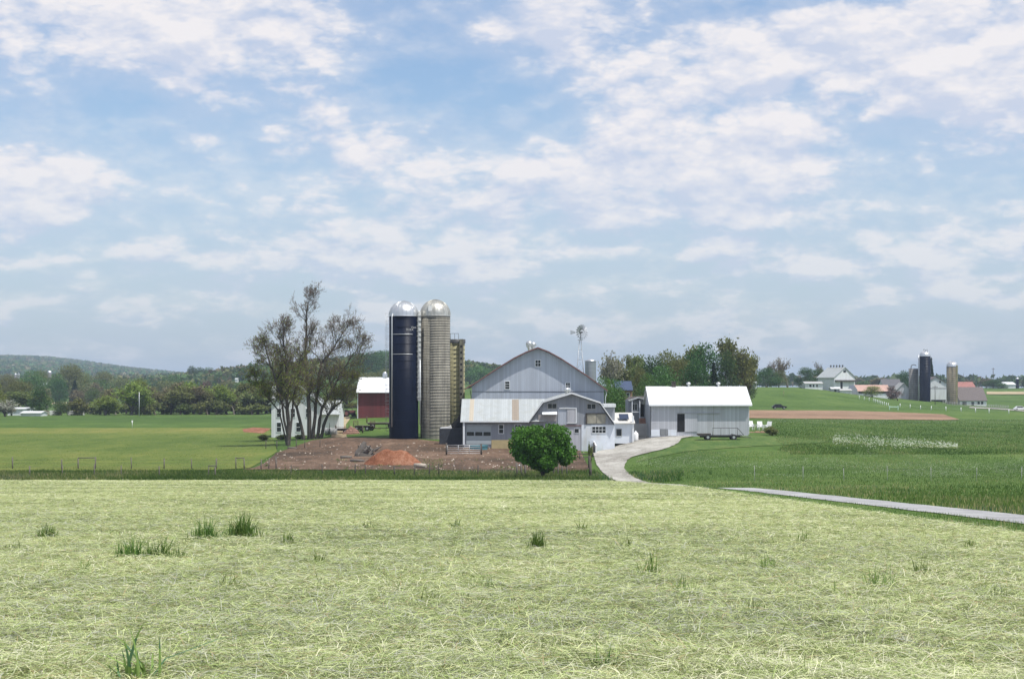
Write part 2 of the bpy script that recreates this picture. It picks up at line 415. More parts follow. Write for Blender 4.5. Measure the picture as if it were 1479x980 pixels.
ST = [sm('straw_cream', (.8, .8, .57)), sm('straw_pale', (.62, .69, .35)), sm('straw_green', (.4, .51, .19)), sm('straw_olive', (.15, .2, .055)), sm('straw_tan', (.46, .38, .2)), sm('straw_grey', (.5, .52, .42))]
def screen_pts(n, u0, u1, v0, v1):
    u = RNG.uniform(u0, u1, n); v = RNG.uniform(v0, v1, n); return u, v
def straw_batch(name, n, v0, v1, wmul, lmul, label):
    u = RNG.uniform(-330, 1800, n); v = v0 + (v1 - v0) * RNG.uniform(0, 1, n) ** 1.7
    Y = F * 1.7 / np.maximum(v - 668, 1); X = (u - CX) / F * Y
    keep = (X < straw_edge(Y) + RNG.normal(0, .12, n)) & (Y < 156.5); X = X[keep]; Y = Y[keep]; n = len(X)
    sw = fbm(X * .35, Y * .35, 21) * 9 + fbm(X * 1.3, Y * 1.3, 31) * 4
    ang = sw + RNG.normal(0, 1.1, n) + RNG.integers(0, 2, n) * math.pi
    hb = straw_bumps(X, Y)
    clump = fbm(X * 1.6, Y * 1.6, 41)
    zo = hb + .02 + RNG.uniform(0, 1, n) ** 1.5 * (.03 + .2 * np.clip(clump - .3, 0, 1)) 
    tilt = RNG.normal(.04, .2, n) + (RNG.uniform(0, 1, n) < .018) * RNG.uniform(.2, .7, n)
    L = RNG.uniform(.07, .3, n) * np.interp(Y, [12, 30, 60, 157], [1., 1.05, 1.2, 1.6]); W = RNG.uniform(.0026, .0066, n) * np.interp(Y, [12, 20, 40, 60, 157], [1., 1.25, 1.7, 2.1, 3.4])
    pc = np.clip((fbm(X * .5, Y * .5, 51) - .44) * 1.4 + (fbm(X * .09, Y * .05, 57) - .44) * 1.3, -.4, .4)
    r = RNG.uniform(0, 1, n) + pc * .5
    mi = np.select([r < .15, r < .42, r < .66, r < .86, r < .92], [0, 1, 2, 3, 4], 5); 
    stalks(name, X, Y, zo, L, W, ang, tilt, ST, mi, label=label)
straw_batch('cut_straw', 800000, 695, 1030, 1.0, 1.0, 'pale green and cream cut stalks lying loose over the mown field')

def blades(name, X, Y, H, W, mats, midx, lean=.25, label=None, zoff=0.):
    n = len(X); a = RNG.uniform(0, 2 * math.pi, n); zb = Z(X, Y) + zoff
    P = np.c_[X, Y, zb]; sd = np.c_[np.cos(a), np.sin(a), np.zeros(n)] * (W * .5)[:, None]
    b2 = RNG.uniform(0, 2 * math.pi, n); ln = np.abs(RNG.normal(0, lean, n)) * H
    tip = P + np.c_[np.cos(b2) * ln, np.sin(b2) * ln, H]
    V = np.stack([P - sd, P + sd, tip], 1).reshape(-1, 3)
    Fc = np.arange(n * 3).reshape(n, 3)
    return tag(link(name, mesh_np(name, V, Fc, mats, midx)), label=label, kind='stuff')
GR = [leaf_mat('grass_deep', (.06, .13, .025), .3, .03, .5, .3), leaf_mat('grass_mid', (.11, .2, .04), .3, .03, .5, .3), leaf_mat('grass_light', (.19, .27, .07), .3, .03, .5, .3), leaf_mat('grass_straw', (.42, .38, .18), .3, .02, .2, .3)]
M_white_fl = plain('flower_white', (.46, .49, .4), .8, .05)
M_blue_g = leaf_mat('grass_blue', (.09, .17, .09), .3, .03, .5, .3)
def scr_blades(name, n, u0, u1, v0, v1, h, w, probs, label, filt=None, lean=.25):
    u, v = screen_pts(n, u0, u1, v0, v1); X, Y = ray(u, v)
    k = np.ones(len(X), bool) if filt is None else filt(X, Y, u, v)
    X, Y = X[k], Y[k]; n = len(X)
    pch = fbm(X * .12, Y * .07, 77) + .12 * RNG.normal(0, 1, n)
    H = RNG.uniform(.5, 1.2, n) * h * (.6 + fbm(X * .25, Y * .25, 71)); W = RNG.uniform(.6, 1.4, n) * w
    q = np.argsort(np.argsort(pch)) / n
    mi = np.searchsorted(np.cumsum(probs), q).clip(0, len(probs) - 1)
    blades(name, X, Y, H, W, GR + [M_blue_g], mi, lean, label)
# valley-bottom strip of rank grass just past the straw
def notroad(X, Y, u, v): return np.abs(X - road_x(Y)) > 1.45
def f_strip(X, Y, u, v): return notroad(X, Y, u, v) & (Y > 157.3 + (fbm(X*.3, Y*.0+1, 5)-.5)*1.5)
scr_blades('rank_grass', 70000, -300, 868, 680.5, 695, .36, .06, [.18, .34, .3, .1, .08], 'rank green grass in the strip beyond the mown field', f_strip, .7)
scr_blades('rank_grass', 9000, 850, 1030, 682, 697, .4, .06, [.25, .3, .15, .08, .22], 'bluish rank grass at the foot of the driveway', lambda X, Y, u, v: f_strip(X, Y, u, v) & ((X > straw_edge(Y) + .3) | (Y > 158)) & (Y > 150) & (fbm(u * .03, v * .2, 8) > .4 + np.clip((u - 960) / 200, 0, 1)))
# verge between straw and lane, and meadow right of the lane
def f_verge(X, Y, u, v): return (X > straw_edge(Y) - .15) & (X < road_x(Y) - 1.1)
scr_blades('verge_grass', 36000, 980, 1750, 697, 800, .1, .02, [.35, .35, .2, .1], 'short green verge between mown field and lane', f_verge)
scr_blades('lane_edge_grass', 60000, 980, 1800, 697, 790, .07, .02, [.3, .35, .25, .1], 'ragged grass creeping over both edges of the lane', lambda X, Y, u, v: (np.abs(np.abs(X - road_x(Y)) - 1.15) < .14 + .25 * (fbm(Y * .8, X * 0 + 2, 6) - .35)) & (Y > 30))
def f_mead(X, Y, u, v): return (X > road_x(Y) + 1.25) & (Y > 30)
scr_blades('meadow_grass', 120000, 880, 1800, 652, 755, .17, .035, [.2, .34, .3, .12, .04], 'thick green meadow grass right of the lane', lambda X, Y, u, v: f_mead(X, Y, u, v) & ((X > 13.5) | (v > 684)) & ~((u < 985) & (v < 655)) & ((u > 935) | (v > 672)))
scr_blades('meadow_grass', 70000, 1085, 1700, 606, 656, .2, .08, [.26, .38, .28, .05, .03], 'dark green crop beyond the meadow', lambda X, Y, u, v: u > 1105 + (v - 628) * .6 + 30 * fbm(v * .3, v * .1, 3))
scr_blades('pasture_grass', 90000, -300, 400, 619, 681, .12, .07, [.06, .22, .55, .17], 'olive grazed pasture grass left of the farmyard', lambda X, Y, u, v: (u < 352 + (681 - v) * .8))
# white flower patches
u, v = screen_pts(2600, 0, 1, 0, 1); v = RNG.normal(.5, .55, len(u)); kq = RNG.uniform(0, 1, len(u)) < .25 + 1.2 * (fbm(u * 14, v * 1.5, 4) - .3); u = u[kq]; v = v[kq]
uu = 1203 + u * 180; vv = 634.5 + (uu - 1203) * .055 + (v - .5) * 7 * np.exp(-((uu - 1260) / 90) ** 2) + (v - .5) * 2
X, Y = ray(uu, vv)
u2, v2 = screen_pts(9500, 918, 1500, 655, 690); kp = (fbm(u2 * .012, v2 * .12, 91) + .25 * np.exp(-((v2 - 671) / 7) ** 2)) > .52; X2, Y2 = ray(u2[kp], v2[kp])
u3, v3 = screen_pts(1500, 1100, 1700, 606, 612); X3, Y3 = ray(u3, v3)
def fm(X, Y, u, v): return (X > road_x(Y) + 2)
k2 = X2 > road_x(Y2) + 2.5; X2 = X2[k2]; Y2 = Y2[k2]
X = np.r_[X, X2, X3]; Y = np.r_[Y, Y2, Y3]; n = len(X)
H = np.r_[np.full(len(uu), .22), np.full(len(X2), .2), np.full(len(X3), .25)] * RNG.uniform(.8, 1.2, n)
W = np.r_[np.full(len(uu), .1), np.full(len(X2), .04), np.full(len(X3), .06)] * RNG.uniform(.6, 1.2, n)
zb = Z(X, Y) + H; a = RNG.uniform(0, 6.28, n)
V = np.stack([np.c_[X - W/2, Y, zb - W*.3], np.c_[X + W/2, Y + .02, zb - W*.2], np.c_[X + W*.4, Y + W*.4, zb + W*.3], np.c_[X - W*.5, Y + W*.3, zb + W*.2]], 1).reshape(-1, 3)
tag(link('white_flowers', mesh_np('white_flowers', V, np.arange(n*4).reshape(n, 4), [M_white_fl])), label='drifts of small white flowers in the right hand meadow', kind='stuff')

# standing tufts left in the straw field
TM = [leaf_mat('tuft_dark', (.065, .14, .03), .3, .03, .35, .3), leaf_mat('tuft_mid', (.12, .21, .045), .3, .03, .35, .3), leaf_mat('tuft_light', (.22, .3, .08), .3, .03, .35, .3), leaf_mat('tuft_straw', (.4, .32, .08), .3, .02, .2, .3), leaf_mat('tuft_blue', (.1, .18, .09), .3, .03, .35, .3)]
def tuft(u, v, n, h, spread, label, wd=.008, seedhead=False, mats=(0, 1, 2), lean=.5, group='green tufts standing in the mown field'):
    X, Y = at(u, v); z0 = zz(X, Y); wd = max(wd, .0004 * Y)
    xs = RNG.normal(0, spread, n); ys = RNG.normal(0, spread * .6, n)
    me_v = []; me_f = []; mi = []
    for i in range(n):
        a = random.uniform(0, 6.28); hh = h * random.uniform(.25, 1.15) * math.exp(-(math.hypot(xs[i], ys[i] * 1.5) / (2.2 * spread)) ** 2); ln = abs(random.gauss(0, lean)) * hh
        bx, by = xs[i], ys[i]; dx, dy = math.cos(a) * ln, math.sin(a) * ln
        sx, sy = -math.sin(a) * wd / 2 if abs(math.sin(a)) > .3 else wd / 2, math.cos(a) * wd / 2
        ps = []
        for t, w in ((0, 1), (.4, 1.15), (.75, .8), (1, .1)):
            cx, cy, cz = bx + dx * t * t, by + dy * t * t, hh * (t - .25 * t * t * (ln / max(hh, .01)))
            ps += [(cx - sx * w, cy - sy * w, cz), (cx + sx * w, cy + sy * w, cz)]
        b = len(me_v); me_v += ps
        for k in range(3): me_f.append((b + 2*k, b + 2*k+1, b + 2*k+3, b + 2*k+2)); mi.append(random.choice(mats))
    b = len(me_v); q_ = 12
    for k in range(q_): me_v.append((math.cos(k * 6.2832 / q_) * spread * 3, math.sin(k * 6.2832 / q_) * spread * 2, .012))
    me_v.append((0, 0, .02))
    for k in range(0, q_, 2): me_f.append((b + k, b + k + 1, b + (k + 2) % q_, b + q_)); mi.append(mats[-1])
    o = link('grass_tuft', mesh_np('grass_tuft', np.array(me_v), np.array(me_f), TM, mi))
    o.location = (X, Y, z0 + .06); tag(o, label, 'grass tuft', group)
TUFTS = [(350, 782, 340, .62, .2, 'largest dark green grass tuft, right end of the left hand row'), (297, 788, 190, .6, .17, 'tall thin green tuft just left of the largest tuft'),
 (236, 815, 160, .46, .24, 'loose green tuft in the left of the field below the tall thin one'), (190, 815, 160, .48, .17, 'spiky dark green tuft left of the loose one'),
 (66, 782, 130, .38, .14, 'small low tuft near the left edge of the field'), (153, 776, 30, .2, .1, 'wispy small tuft between the left edge and the spiky tuft'),
 (775, 800, 150, .44, .1, 'compact upright green tuft near the middle of the field'), (937, 842, 90, .46, .1, 'slim upright tuft right of the compact middle one'),
 (1270, 862, 80, .42, .13, 'sparse tuft at the right of the field with a tall seed stem'), (1206, 872, 14, .24, .04, 'single thin upright tuft in the right of the field'),
 (570, 945, 16, .24, .04, 'few dark blades standing low in the middle foreground'), (378, 805, 26, .2, .15, 'faint low tuft beneath the largest tuft'),
 (786, 832, 20, .15, .1, 'very low tuft below the compact middle one'), (1052, 790, 10, .25, .03, 'tiny single stem tuft at the right of the middle')]
EX = [(20, 800), (120, 838), (415, 792), (460, 822), (530, 770), (660, 768), (700, 862), (840, 772), (905, 800), (985, 872), (1110, 830), (1160, 790), (1330, 842), (1400, 800), (1440, 880), (620, 888), (330, 862), (1090, 905)]
ORDN = ['first', 'second', 'third', 'fourth', 'fifth', 'sixth', 'seventh', 'eighth', 'ninth', 'tenth', 'eleventh', 'twelfth', 'thirteenth', 'fourteenth', 'fifteenth', 'sixteenth', 'seventeenth', 'eighteenth']
for k_, (u_, v_) in enumerate(sorted(EX)): tuft(u_, v_, 38 + (k_ * 7) % 30, .27 + .025 * ((k_ * 5) % 4), .1, ORDN[k_] + ' low wispy tuft from the left among the faint small tufts', mats=(1, 2, 2), group='faint low tufts in the mown field')
for u_, v_, n_, h_, s_, l_ in TUFTS: tuft(u_, v_, n_, h_, s_, l_, mats=(0, 1, 1, 2) if n_ > 100 else (1, 1, 2, 2))
tuft(868, 988, 60, .26, .1, 'broad green tuft cut by the bottom edge right of the middle', .01)
tuft(200, 1005, 26, .62, .09, 'broad bladed bluish grass plant at the bottom left corner', .02, mats=(2, 2, 4), lean=1.)
tuft(255, 1000, 40, .14, .16, 'yellowed low clump beside the broad bladed plant', .01, mats=(3, 3, 2), lean=.6)
# ------------------------------------------------------------------ trees
def bark(name, c): return plain(name, c, .9, .3, 4., bmp=.4)
BK_D = bark('bark_dark', (.07, .06, .05)); BK_G = bark('bark_grey', (.17, .15, .13)); BK_P = bark('bark_pale', (.3, .28, .25)); BK_B = bark('twig_brown', (.15, .115, .09))
LF = dict(maple=leaf_mat('leaf_maple', (.08, .185, .022), .4, .02, .3, .8), dark=leaf_mat('leaf_dark', (.045, .105, .025), .4, .04, .25, .4),
          olive=leaf_mat('leaf_olive', (.16, .185, .055), .35, .05, .35, .4), yell=leaf_mat('leaf_yellow_green', (.2, .25, .045), .35, .04, .4, .4),
          brown=leaf_mat('leaf_bud_brown', (.19, .17, .09), .3, .04, .3, .4), mid=leaf_mat('leaf_mid', (.085, .165, .035), .4, .05, .3, .4),
          blos=leaf_mat('blossom_pale', (.36, .37, .3), .2, .02, .3, .4), con=leaf_mat('leaf_conifer', (.02, .045, .018), .35, .02, .1, .5),
          purp=leaf_mat('leaf_purple', (.16, .11, .105), .3, .03, .25, .4), pale=leaf_mat('leaf_pale_bud', (.3, .3, .2), .25, .03, .35, .4))
def tubes_np(name, polys, sides, mats):
    V = []; Fc = []; b = 0
    ang = np.arange(sides) * 2 * math.pi / sides
    for P, R in polys:
        P = np.asarray(P, float); n = len(P)
        d = np.gradient(P, axis=0); d /= np.maximum(np.linalg.norm(d, axis=1), 1e-9)[:, None]
        a = np.cross(d, [0.31, .17, .93]); l = np.linalg.norm(a, axis=1); a[l < .05] = [1, 0, 0]; a /= np.linalg.norm(a, axis=1)[:, None]
        c = np.cross(d, a); R = np.asarray(R, float)
        V.append((P[:, None] + (a[:, None] * np.cos(ang)[None, :, None] + c[:, None] * np.sin(ang)[None, :, None]) * R[:, None, None]).reshape(-1, 3))
        I = np.arange(n * sides).reshape(n, sides) + b; J = np.roll(I, -1, 1)
        Fc.append(np.stack([I[:-1], J[:-1], J[1:], I[1:]], -1).reshape(-1, 4)); b += n * sides
    return mesh_np(name, np.concatenate(V), np.concatenate(Fc), mats, smooth=True)
def leaves_np(C, size, rng, elong=1.5):
    n = len(C); a = rng.normal(0, 1, (n, 3)); a /= np.linalg.norm(a, axis=1)[:, None]
    b = np.cross(a, rng.normal(0, 1, (n, 3))); b /= np.linalg.norm(b, axis=1)[:, None]
    s = (size * rng.uniform(.6, 1.3, n))[:, None] * .5
    V = np.stack([C - a * s * elong, C - b * s * .8, C + a * s * elong, C + b * s * .8], 1).reshape(-1, 3)
    return V, np.arange(n * 4).reshape(n, 4)
def grow(rng, p, d, L, r, depth, out, tips, up=.12, spread=.6, nch=3, wob=.12, ratio=.68, seg=4):
    P = [np.array(p, float)]; d = np.array(d, float)
    for k in range(seg):
        d = d + rng.normal(0, wob, 3) + np.array([0, 0, up * .3]); d /= np.linalg.norm(d)
        P.append(P[-1] + d * L / seg)
    R = np.linspace(r, r * (.55 if depth > 0 else .3), seg + 1)
    out.append((P, R, depth))
    if depth <= 1: tips += P[2:]
    if depth == 0: return
    for c in range(nch + (depth > 2)):
        t = 1.0 if c == 0 else rng.uniform(.3, .98)
        i = min(int(t * seg), seg - 1); f = t * seg - i
        q = P[i] * (1 - f) + P[i + 1] * f
        ax = rng.normal(0, 1, 3); ax -= d * ax.dot(d); ax /= np.linalg.norm(ax)
        sp = spread * (.45 if c == 0 else rng.uniform(.8, 1.3))
        nd = d * math.cos(sp) + ax * math.sin(sp) + np.array([0, 0, up]); nd /= np.linalg.norm(nd)
        grow(rng, q, nd, L * ratio * rng.uniform(.75, 1.15), R[i] * (.72 if c == 0 else .5), depth - 1, out, tips, up, spread, nch, wob, ratio, seg)
def lobed(rng, n, lobes, shell=.55):
    """points in a crown made of many lobes; lobes = (x,y,z,rx,ry,rz)"""
    L = np.array(lobes, float); w = (L[:, 3] * L[:, 5]) ; w /= w.sum()
    k = rng.choice(len(L), n, p=w)
    d = rng.normal(0, 1, (n, 3)); d /= np.linalg.norm(d, axis=1)[:, None]
    r = shell + (1 - shell) * rng.uniform(0, 1, n) ** .6
    r *= 1 + .07 * rng.normal(0, 1, n) * (rng.uniform(0, 1, n) < .35)
    return L[k, :3] + d * r[:, None] * L[k, 3:]
PROTO = {}
def proto_leafy(kind, leaf, bk, seed, n=4600, size=.32, rx=.5, ry=.5, z0=.04, nl=34, lumpy=.2, top=.5):
    """unit-height broadleaf tree"""
    rng = np.random.default_rng(seed); S = 12.0
    lobes = []
    for k in range(nl):
        a = rng.uniform(0, 6.283); h = rng.uniform(0, 1)
        rr = math.sqrt(max(.03, 1 - (2 * abs(h - .45)) ** 2.2)) * (.75 if h > top else .9)
        q = rng.uniform(.2, .78) ** .6
        s_ = rng.uniform(.6, 1.3) * lumpy
        lobes.append((math.cos(a) * rr * q * rx * S * .85, math.sin(a) * rr * q * ry * S * .85, (z0 + .1 + (1 - z0 - .16) * h) * S, s_ * S, s_ * S, s_ * S * .8))
    C = lobed(rng, n, lobes); C[:, 2] = np.clip(C[:, 2], z0 * .5 * S, None)
    V, Fc = leaves_np(C, size, rng)
    crown = mesh_np('crown', V, Fc, [LF[leaf]])
    out = []; tips = []
    grow(rng, (0, 0, -.4), (0, 0, 1), S * .42, S * .022, 3, out, tips, .25, .55, 3)
    tr = tubes_np('trunk', [(P, R) for P, R, d in out], 5, [bk])
    PROTO[kind] = (tr, crown, S)
def proto_bare(kind, leaf, bk, seed, nleaf=1500, size=.3, S=12., depth=5, spread=.5, up=.2, nch=3, r=.02, jit=.36, r_min=.0, tw=BK_B, ratio=.7, L0=.22):
    rng = np.random.default_rng(seed); out = []; tips = []
    grow(rng, (0, 0, -.4), (0, 0, 1), S * L0, S * r, depth, out, tips, up, spread, nch, ratio=ratio)
    tr = tubes_np('trunk', [(P, R) for P, R, d in out if d >= 3], 6, [bk])
    tws = tubes_np('tw', [(P, np.maximum(R, r_min)) for P, R, d in out if d < 3], 3, [tw])
    T = np.array(tips)
    top = T[:, 2].max()
    k = rng.integers(0, len(T), nleaf); C = T[k] + rng.normal(0, jit, (nleaf, 3))
    V, Fc = leaves_np(C, size, rng)
    nv = len(tws.vertices); co = np.empty(nv * 3, np.float32); tws.vertices.foreach_get('co', co)
    nf = len(tws.polygons); li = np.empty(nf * 4, np.int32); tws.loops.foreach_get('vertex_index', li)
    crown = mesh_np('crown', np.r_[co.reshape(-1, 3), V], np.r_[li.reshape(-1, 4), Fc + nv], [tw, LF[leaf]], np.r_[np.zeros(nf), np.ones(len(Fc))])
    bpy.data.meshes.remove(tws)
    PROTO[kind] = (tr, crown, top)
def proto_conifer(kind, seed, S=12., w=.2):
    rng = np.random.default_rng(seed); n = 2600
    h = rng.uniform(0, 1, n) ** 1.3; a = rng.uniform(0, 6.283, n); tier = np.abs(np.sin(h * 34)) * .3 + .7
    r = (1 - h) * w * S * tier * rng.uniform(.45, 1.05, n)
    C = np.c_[np.cos(a) * r, np.sin(a) * r, (.07 + .93 * h) * S - r * .25]
    V, Fc = leaves_np(C, .4, rng, 2.)
    out = [([np.array([0, 0, -.4]), np.array([0, 0, S * .5]), np.array([0, 0, S * .96])], [S*.018, S*.012, .02])]
    PROTO[kind] = (tubes_np('trunk', out, 5, [BK_D]), mesh_np('crown', V, Fc, [LF['con']]), S)
proto_leafy('dark', 'dark', BK_D, 1, rx=.5, ry=.5)
proto_leafy('dark_wide', 'dark', BK_D, 2, rx=.85, ry=.7, n=6500, z0=.05)
proto_leafy('mid', 'mid', BK_D, 3, rx=.48, ry=.45)
proto_leafy('mid_wide', 'mid', BK_D, 4, rx=.75, ry=.6, n=6200, z0=.05)
proto_leafy('olive', 'olive', BK_D, 5, rx=.5, ry=.45, n=4600, size=.3)
proto_leafy('yellow', 'yell', BK_D, 6, rx=.45, ry=.42, n=4200, size=.3)
proto_bare('bud_olive', 'olive', BK_D, 11, 4600, .25, r_min=.03)
proto_bare('bud_yellow', 'yell', BK_D, 12, 4600, .24, r_min=.03)
proto_bare('bud_brown', 'brown', BK_G, 13, 4200, .24, spread=.55, r_min=.035)
proto_bare('bare', 'brown', BK_G, 14, 350, .22, spread=.5, r_min=.03, depth=5)
proto_bare('bare_pale', 'pale', BK_P, 15, 1500, .25, spread=.42, r_min=.035, tw=BK_P)
proto_bare('blossom', 'blos', BK_D, 16, 2600, .3, spread=.7, up=.1, r_min=.03)
proto_bare('purple', 'purp', BK_D, 17, 2200, .3, spread=.75, up=.05, r_min=.03, L0=.25)
proto_bare('shrub', 'olive', BK_B, 18, 1800, .4, spread=.8, up=.05, r_min=.04, L0=.16)
proto_conifer('conifer', 19)
USED = {}
def tree(kind, label, X, Y, h, wide=1., rz=None, group=None, z=None, name=None, crown_only=False):
    tr, cr, S = PROTO[kind]
    nm = name or {'conifer': 'conifer_tree', 'blossom': 'blossom_tree', 'shrub': 'shrub'}.get(kind, 'bare_tree' if kind.startswith('bare') else 'budding_tree' if kind.startswith('bud') else 'broadleaf_tree')
    o = thing(nm, label, 'shrub' if nm == 'shrub' else 'tree', (X, Y, (zz(X, Y) if z is None else z) - .05), rz if rz is not None else random.uniform(0, 6.28), group)
    k = h / S; o.scale = (k * wide, k * wide, k)
    link('trunk', tr, o); link('crown', cr, o)
    return o
def tree_px(kind, label, u, Y, vtop, wpx=None, group=None, rz=None, vbase=None):
    X, _, z = at_y(u, Y); h = (HV - vtop) / F * Y - z
    wide = 1.
    if wpx:
        me = PROTO[kind][1]; co = np.empty(len(me.vertices) * 3, np.float32); me.vertices.foreach_get('co', co); co = co.reshape(-1, 3)
        w0 = np.percentile(np.hypot(co[:, 0], co[:, 1]), 93) * 2 * h / PROTO[kind][2]
        wide = wpx / F * Y / w0
    return tree(kind, label, X, Y, h, wide, rz, group)

# the round maple at the paddock fence
def round_tree():
    X, Y = at(784, 690.0); z0 = zz(X, Y); rng = np.random.default_rng(5)
    R = 57 / F * Y; zc = (HV - 646) / F * Y - z0; RH = 41.5 / F * Y
    o = thing('maple_tree', 'round dense bright green tree in front of the grey barns', 'tree', (X, Y, z0))
    lobes = []
    for k in range(110):
        d = rng.normal(0, 1, 3); d /= np.linalg.norm(d); q = rng.uniform(.35, .84)
        zf = d[2] * (1 if d[2] > 0 else .92)
        sz = rng.uniform(.16, .26)
        lobes.append((d[0] * q * R, d[1] * q * R, zc + zf * q * RH - (0 if d[2] > 0 else 0), sz * R, sz * R, sz * R * .8))
    C = lobed(rng, 24000, lobes, .5)
    V, Fc = leaves_np(C, .22, rng)
    link('crown', mesh_np('crown', V, Fc, [LF['maple']]), o)
    out = []; tips = []
    for a in range(4):
        grow(rng, (.08 * math.cos(a * 1.6), .08 * math.sin(a * 1.6), -.2), (.13 * math.cos(a * 1.7 + .5), .13 * math.sin(a * 1.7), 1), 2.6, .13, 3, out, tips, .15, .55)
    link('trunk', tubes_np('trunk', [(P, R_) for P, R_, d in out], 7, [BK_D]), o)
round_tree()

# the two large spring trees beside the house
def limb_tree(name, label, u, vb, vtop, stems, seed, leafn, cat_r, leaf='olive', sz=.2, depth=5, nch=3, lowleaf=True, ratio=.66):
    X, Y = at(u, vb); z0 = zz(X, Y); rng = np.random.default_rng(seed); k = Y / F
    o = thing(name, label, 'tree', (X, Y, z0))
    out = []; tips = []
    for (du0, pts, r0, L) in stems:
        # main limb polyline from picture offsets (px) ; side limbs grow from it
        P = [np.array([du0 * k, 0, -.4])]; yy = rng.normal(0, .4)
        for (du, dv) in pts: 
            yy += rng.normal(0, .5); P.append(np.array([du * k, yy * min(1, dv / 60), dv * k]))
        # refine
        Q = []
        for i in range(len(P) - 1):
            for t in (0, .33, .66): Q.append(P[i] * (1 - t) + P[i + 1] * t + (rng.normal(0, .1, 3) if t else 0))
        Q.append(P[-1]); n = len(Q); R = np.linspace(r0, .06, n)
        out.append((Q, R, 9))
        for i in range(3, n):
            for c in range(2 if i < n - 1 else 4):
                d = Q[i] - Q[i - 1]; d = d / np.linalg.norm(d)
                ax = rng.normal(0, 1, 3); ax -= d * ax.dot(d); ax /= np.linalg.norm(ax); sp = rng.uniform(.5, 1.05) if i < n - 1 else rng.uniform(.1, .5)
                nd = d * math.cos(sp) + ax * math.sin(sp) + np.array([0, 0, .1]); nd /= np.linalg.norm(nd)
                f = 1 - .35 * i / n
                grow(rng, Q[i], nd, L * f * rng.uniform(.6, 1.1), max(.035, R[i] * .5), depth - 2, out, tips, .1, .55, nch, .14, ratio)
    link('trunk', tubes_np('trunk', [(P, R) for P, R, d in out if d >= 2], 6, [BK_D]), o)
    T = np.array(tips); 
    w = np.exp(-((T[:, 2] - T[:, 2].min()) / (T[:, 2].max() * .36)) ** 2) + .025; w /= w.sum()
    kk = rng.choice(len(T), leafn, p=w); C = T[kk] + rng.normal(0, .3, (leafn, 3))
    V, Fc = leaves_np(C, sz, rng)
    a = link('twigs', tubes_np('twigs', [(P, np.maximum(R, .015)) for P, R, d in out if d < 2], 3, [BK_B]), o)
    link('crown', mesh_np('crown', V, Fc, [LF[leaf]]), o)
    return o
limb_tree('spring_tree', 'tallest tree, thick clustered trunk, thin spring leaves, left of the silos', 451, 634, 400,
  [(-4, [(-6, 60), (-10, 120), (-8, 160), (-6, 196)], .38, 3.0),
   (2, [(4, 50), (12, 110), (30, 132), (42, 152)], .34, 3.2),
   (6, [(14, 45), (36, 85), (50, 108), (64, 128)], .3, 3.0),
   (10, [(22, 34), (40, 52), (52, 76)], .33, 2.6),
   (-12, [(-22, 45), (-38, 80), (-48, 110)], .3, 2.6)], 31, 10000, 0, 'yell', .15, 6)
limb_tree('spring_tree', 'slimmer spring tree with a single straight trunk left of the tallest one', 416, 643.5, 456,
  [(0, [(-1, 50), (-2, 100), (-4, 132), (-6, 156)], .36, 3.0),
   (-1, [(-8, 60), (-22, 110), (-30, 132), (-32, 142)], .2, 2.4),
   (1, [(6, 65), (14, 100), (16, 128)], .2, 2.2),
   (-1, [(-14, 50), (-34, 72), (-46, 90)], .16, 2.0)], 33, 9000, 0, 'yell', .15, 6)

# left hedgerow beyond the green field: (kind, u, Y, vtop, width px)
HR = [('yellow', -12, 520, 552, 26), ('blossom', 8, 515, 577, 26), ('olive', 30, 640, 553, 34), ('bud_olive', 40, 560, 566, 36), ('dark', 57, 540, 560, 20), ('mid', 46, 575, 583, 22),
 ('mid', 89, 545, 579, 18), ('purple', 98, 560, 578, 16), ('bud_yellow', 152, 540, 571, 22), ('bud_brown', 168, 560, 560, 26), ('bud_yellow', 190, 545, 552, 30), ('yellow', 203, 575, 550, 22),
 ('bud_brown', 216, 560, 556, 24), ('shrub', 224, 548, 582, 22), ('bud_brown', 232, 570, 560, 26), ('bud_olive', 246, 560, 565, 24), ('bud_brown', 256, 600, 550, 28), ('bud_olive', 268, 555, 559, 30),
 ('bud_yellow', 280, 570, 552, 28), ('bud_brown', 290, 560, 556, 26), ('shrub', 300, 550, 578, 24), ('bud_olive', 302, 560, 566, 26), ('purple', 310, 610, 549, 28), ('bud_brown', 316, 575, 558, 24),
 ('bud_yellow', 328, 555, 556, 24), ('bud_brown', 338, 560, 560, 24), ('bud_olive', 349, 570, 554, 28), ('bud_brown', 360, 560, 557, 26), ('bud_olive', 372, 555, 560, 30), ('bud_yellow', 384, 565, 556, 30),
 ('bud_brown', 398, 560, 560, 28), ('bud_olive', 412, 565, 556, 30), ('bud_olive', 486, 560, 560, 32), ('bud_yellow', 502, 575, 556, 30), ('mid', 477, 600, 552, 26), ('bud_olive', 516, 570, 557, 28)]
ADJ = {'yellow': 'yellow green leafy tree', 'blossom': 'pale blossoming tree', 'olive': 'olive green leafy tree', 'bud_olive': 'olive budding tree', 'dark': 'dark green tree', 'mid': 'mid green tree', 'purple': 'purplish brown tree',
 'bud_yellow': 'yellow green budding tree', 'bud_brown': 'brown budding tree', 'shrub': 'low olive shrub', 'bare': 'bare grey tree', 'bare_pale': 'bare pale tree', 'conifer': 'dark conifer', 'mid_wide': 'wide mid green tree', 'dark_wide': 'wide dark green tree'}
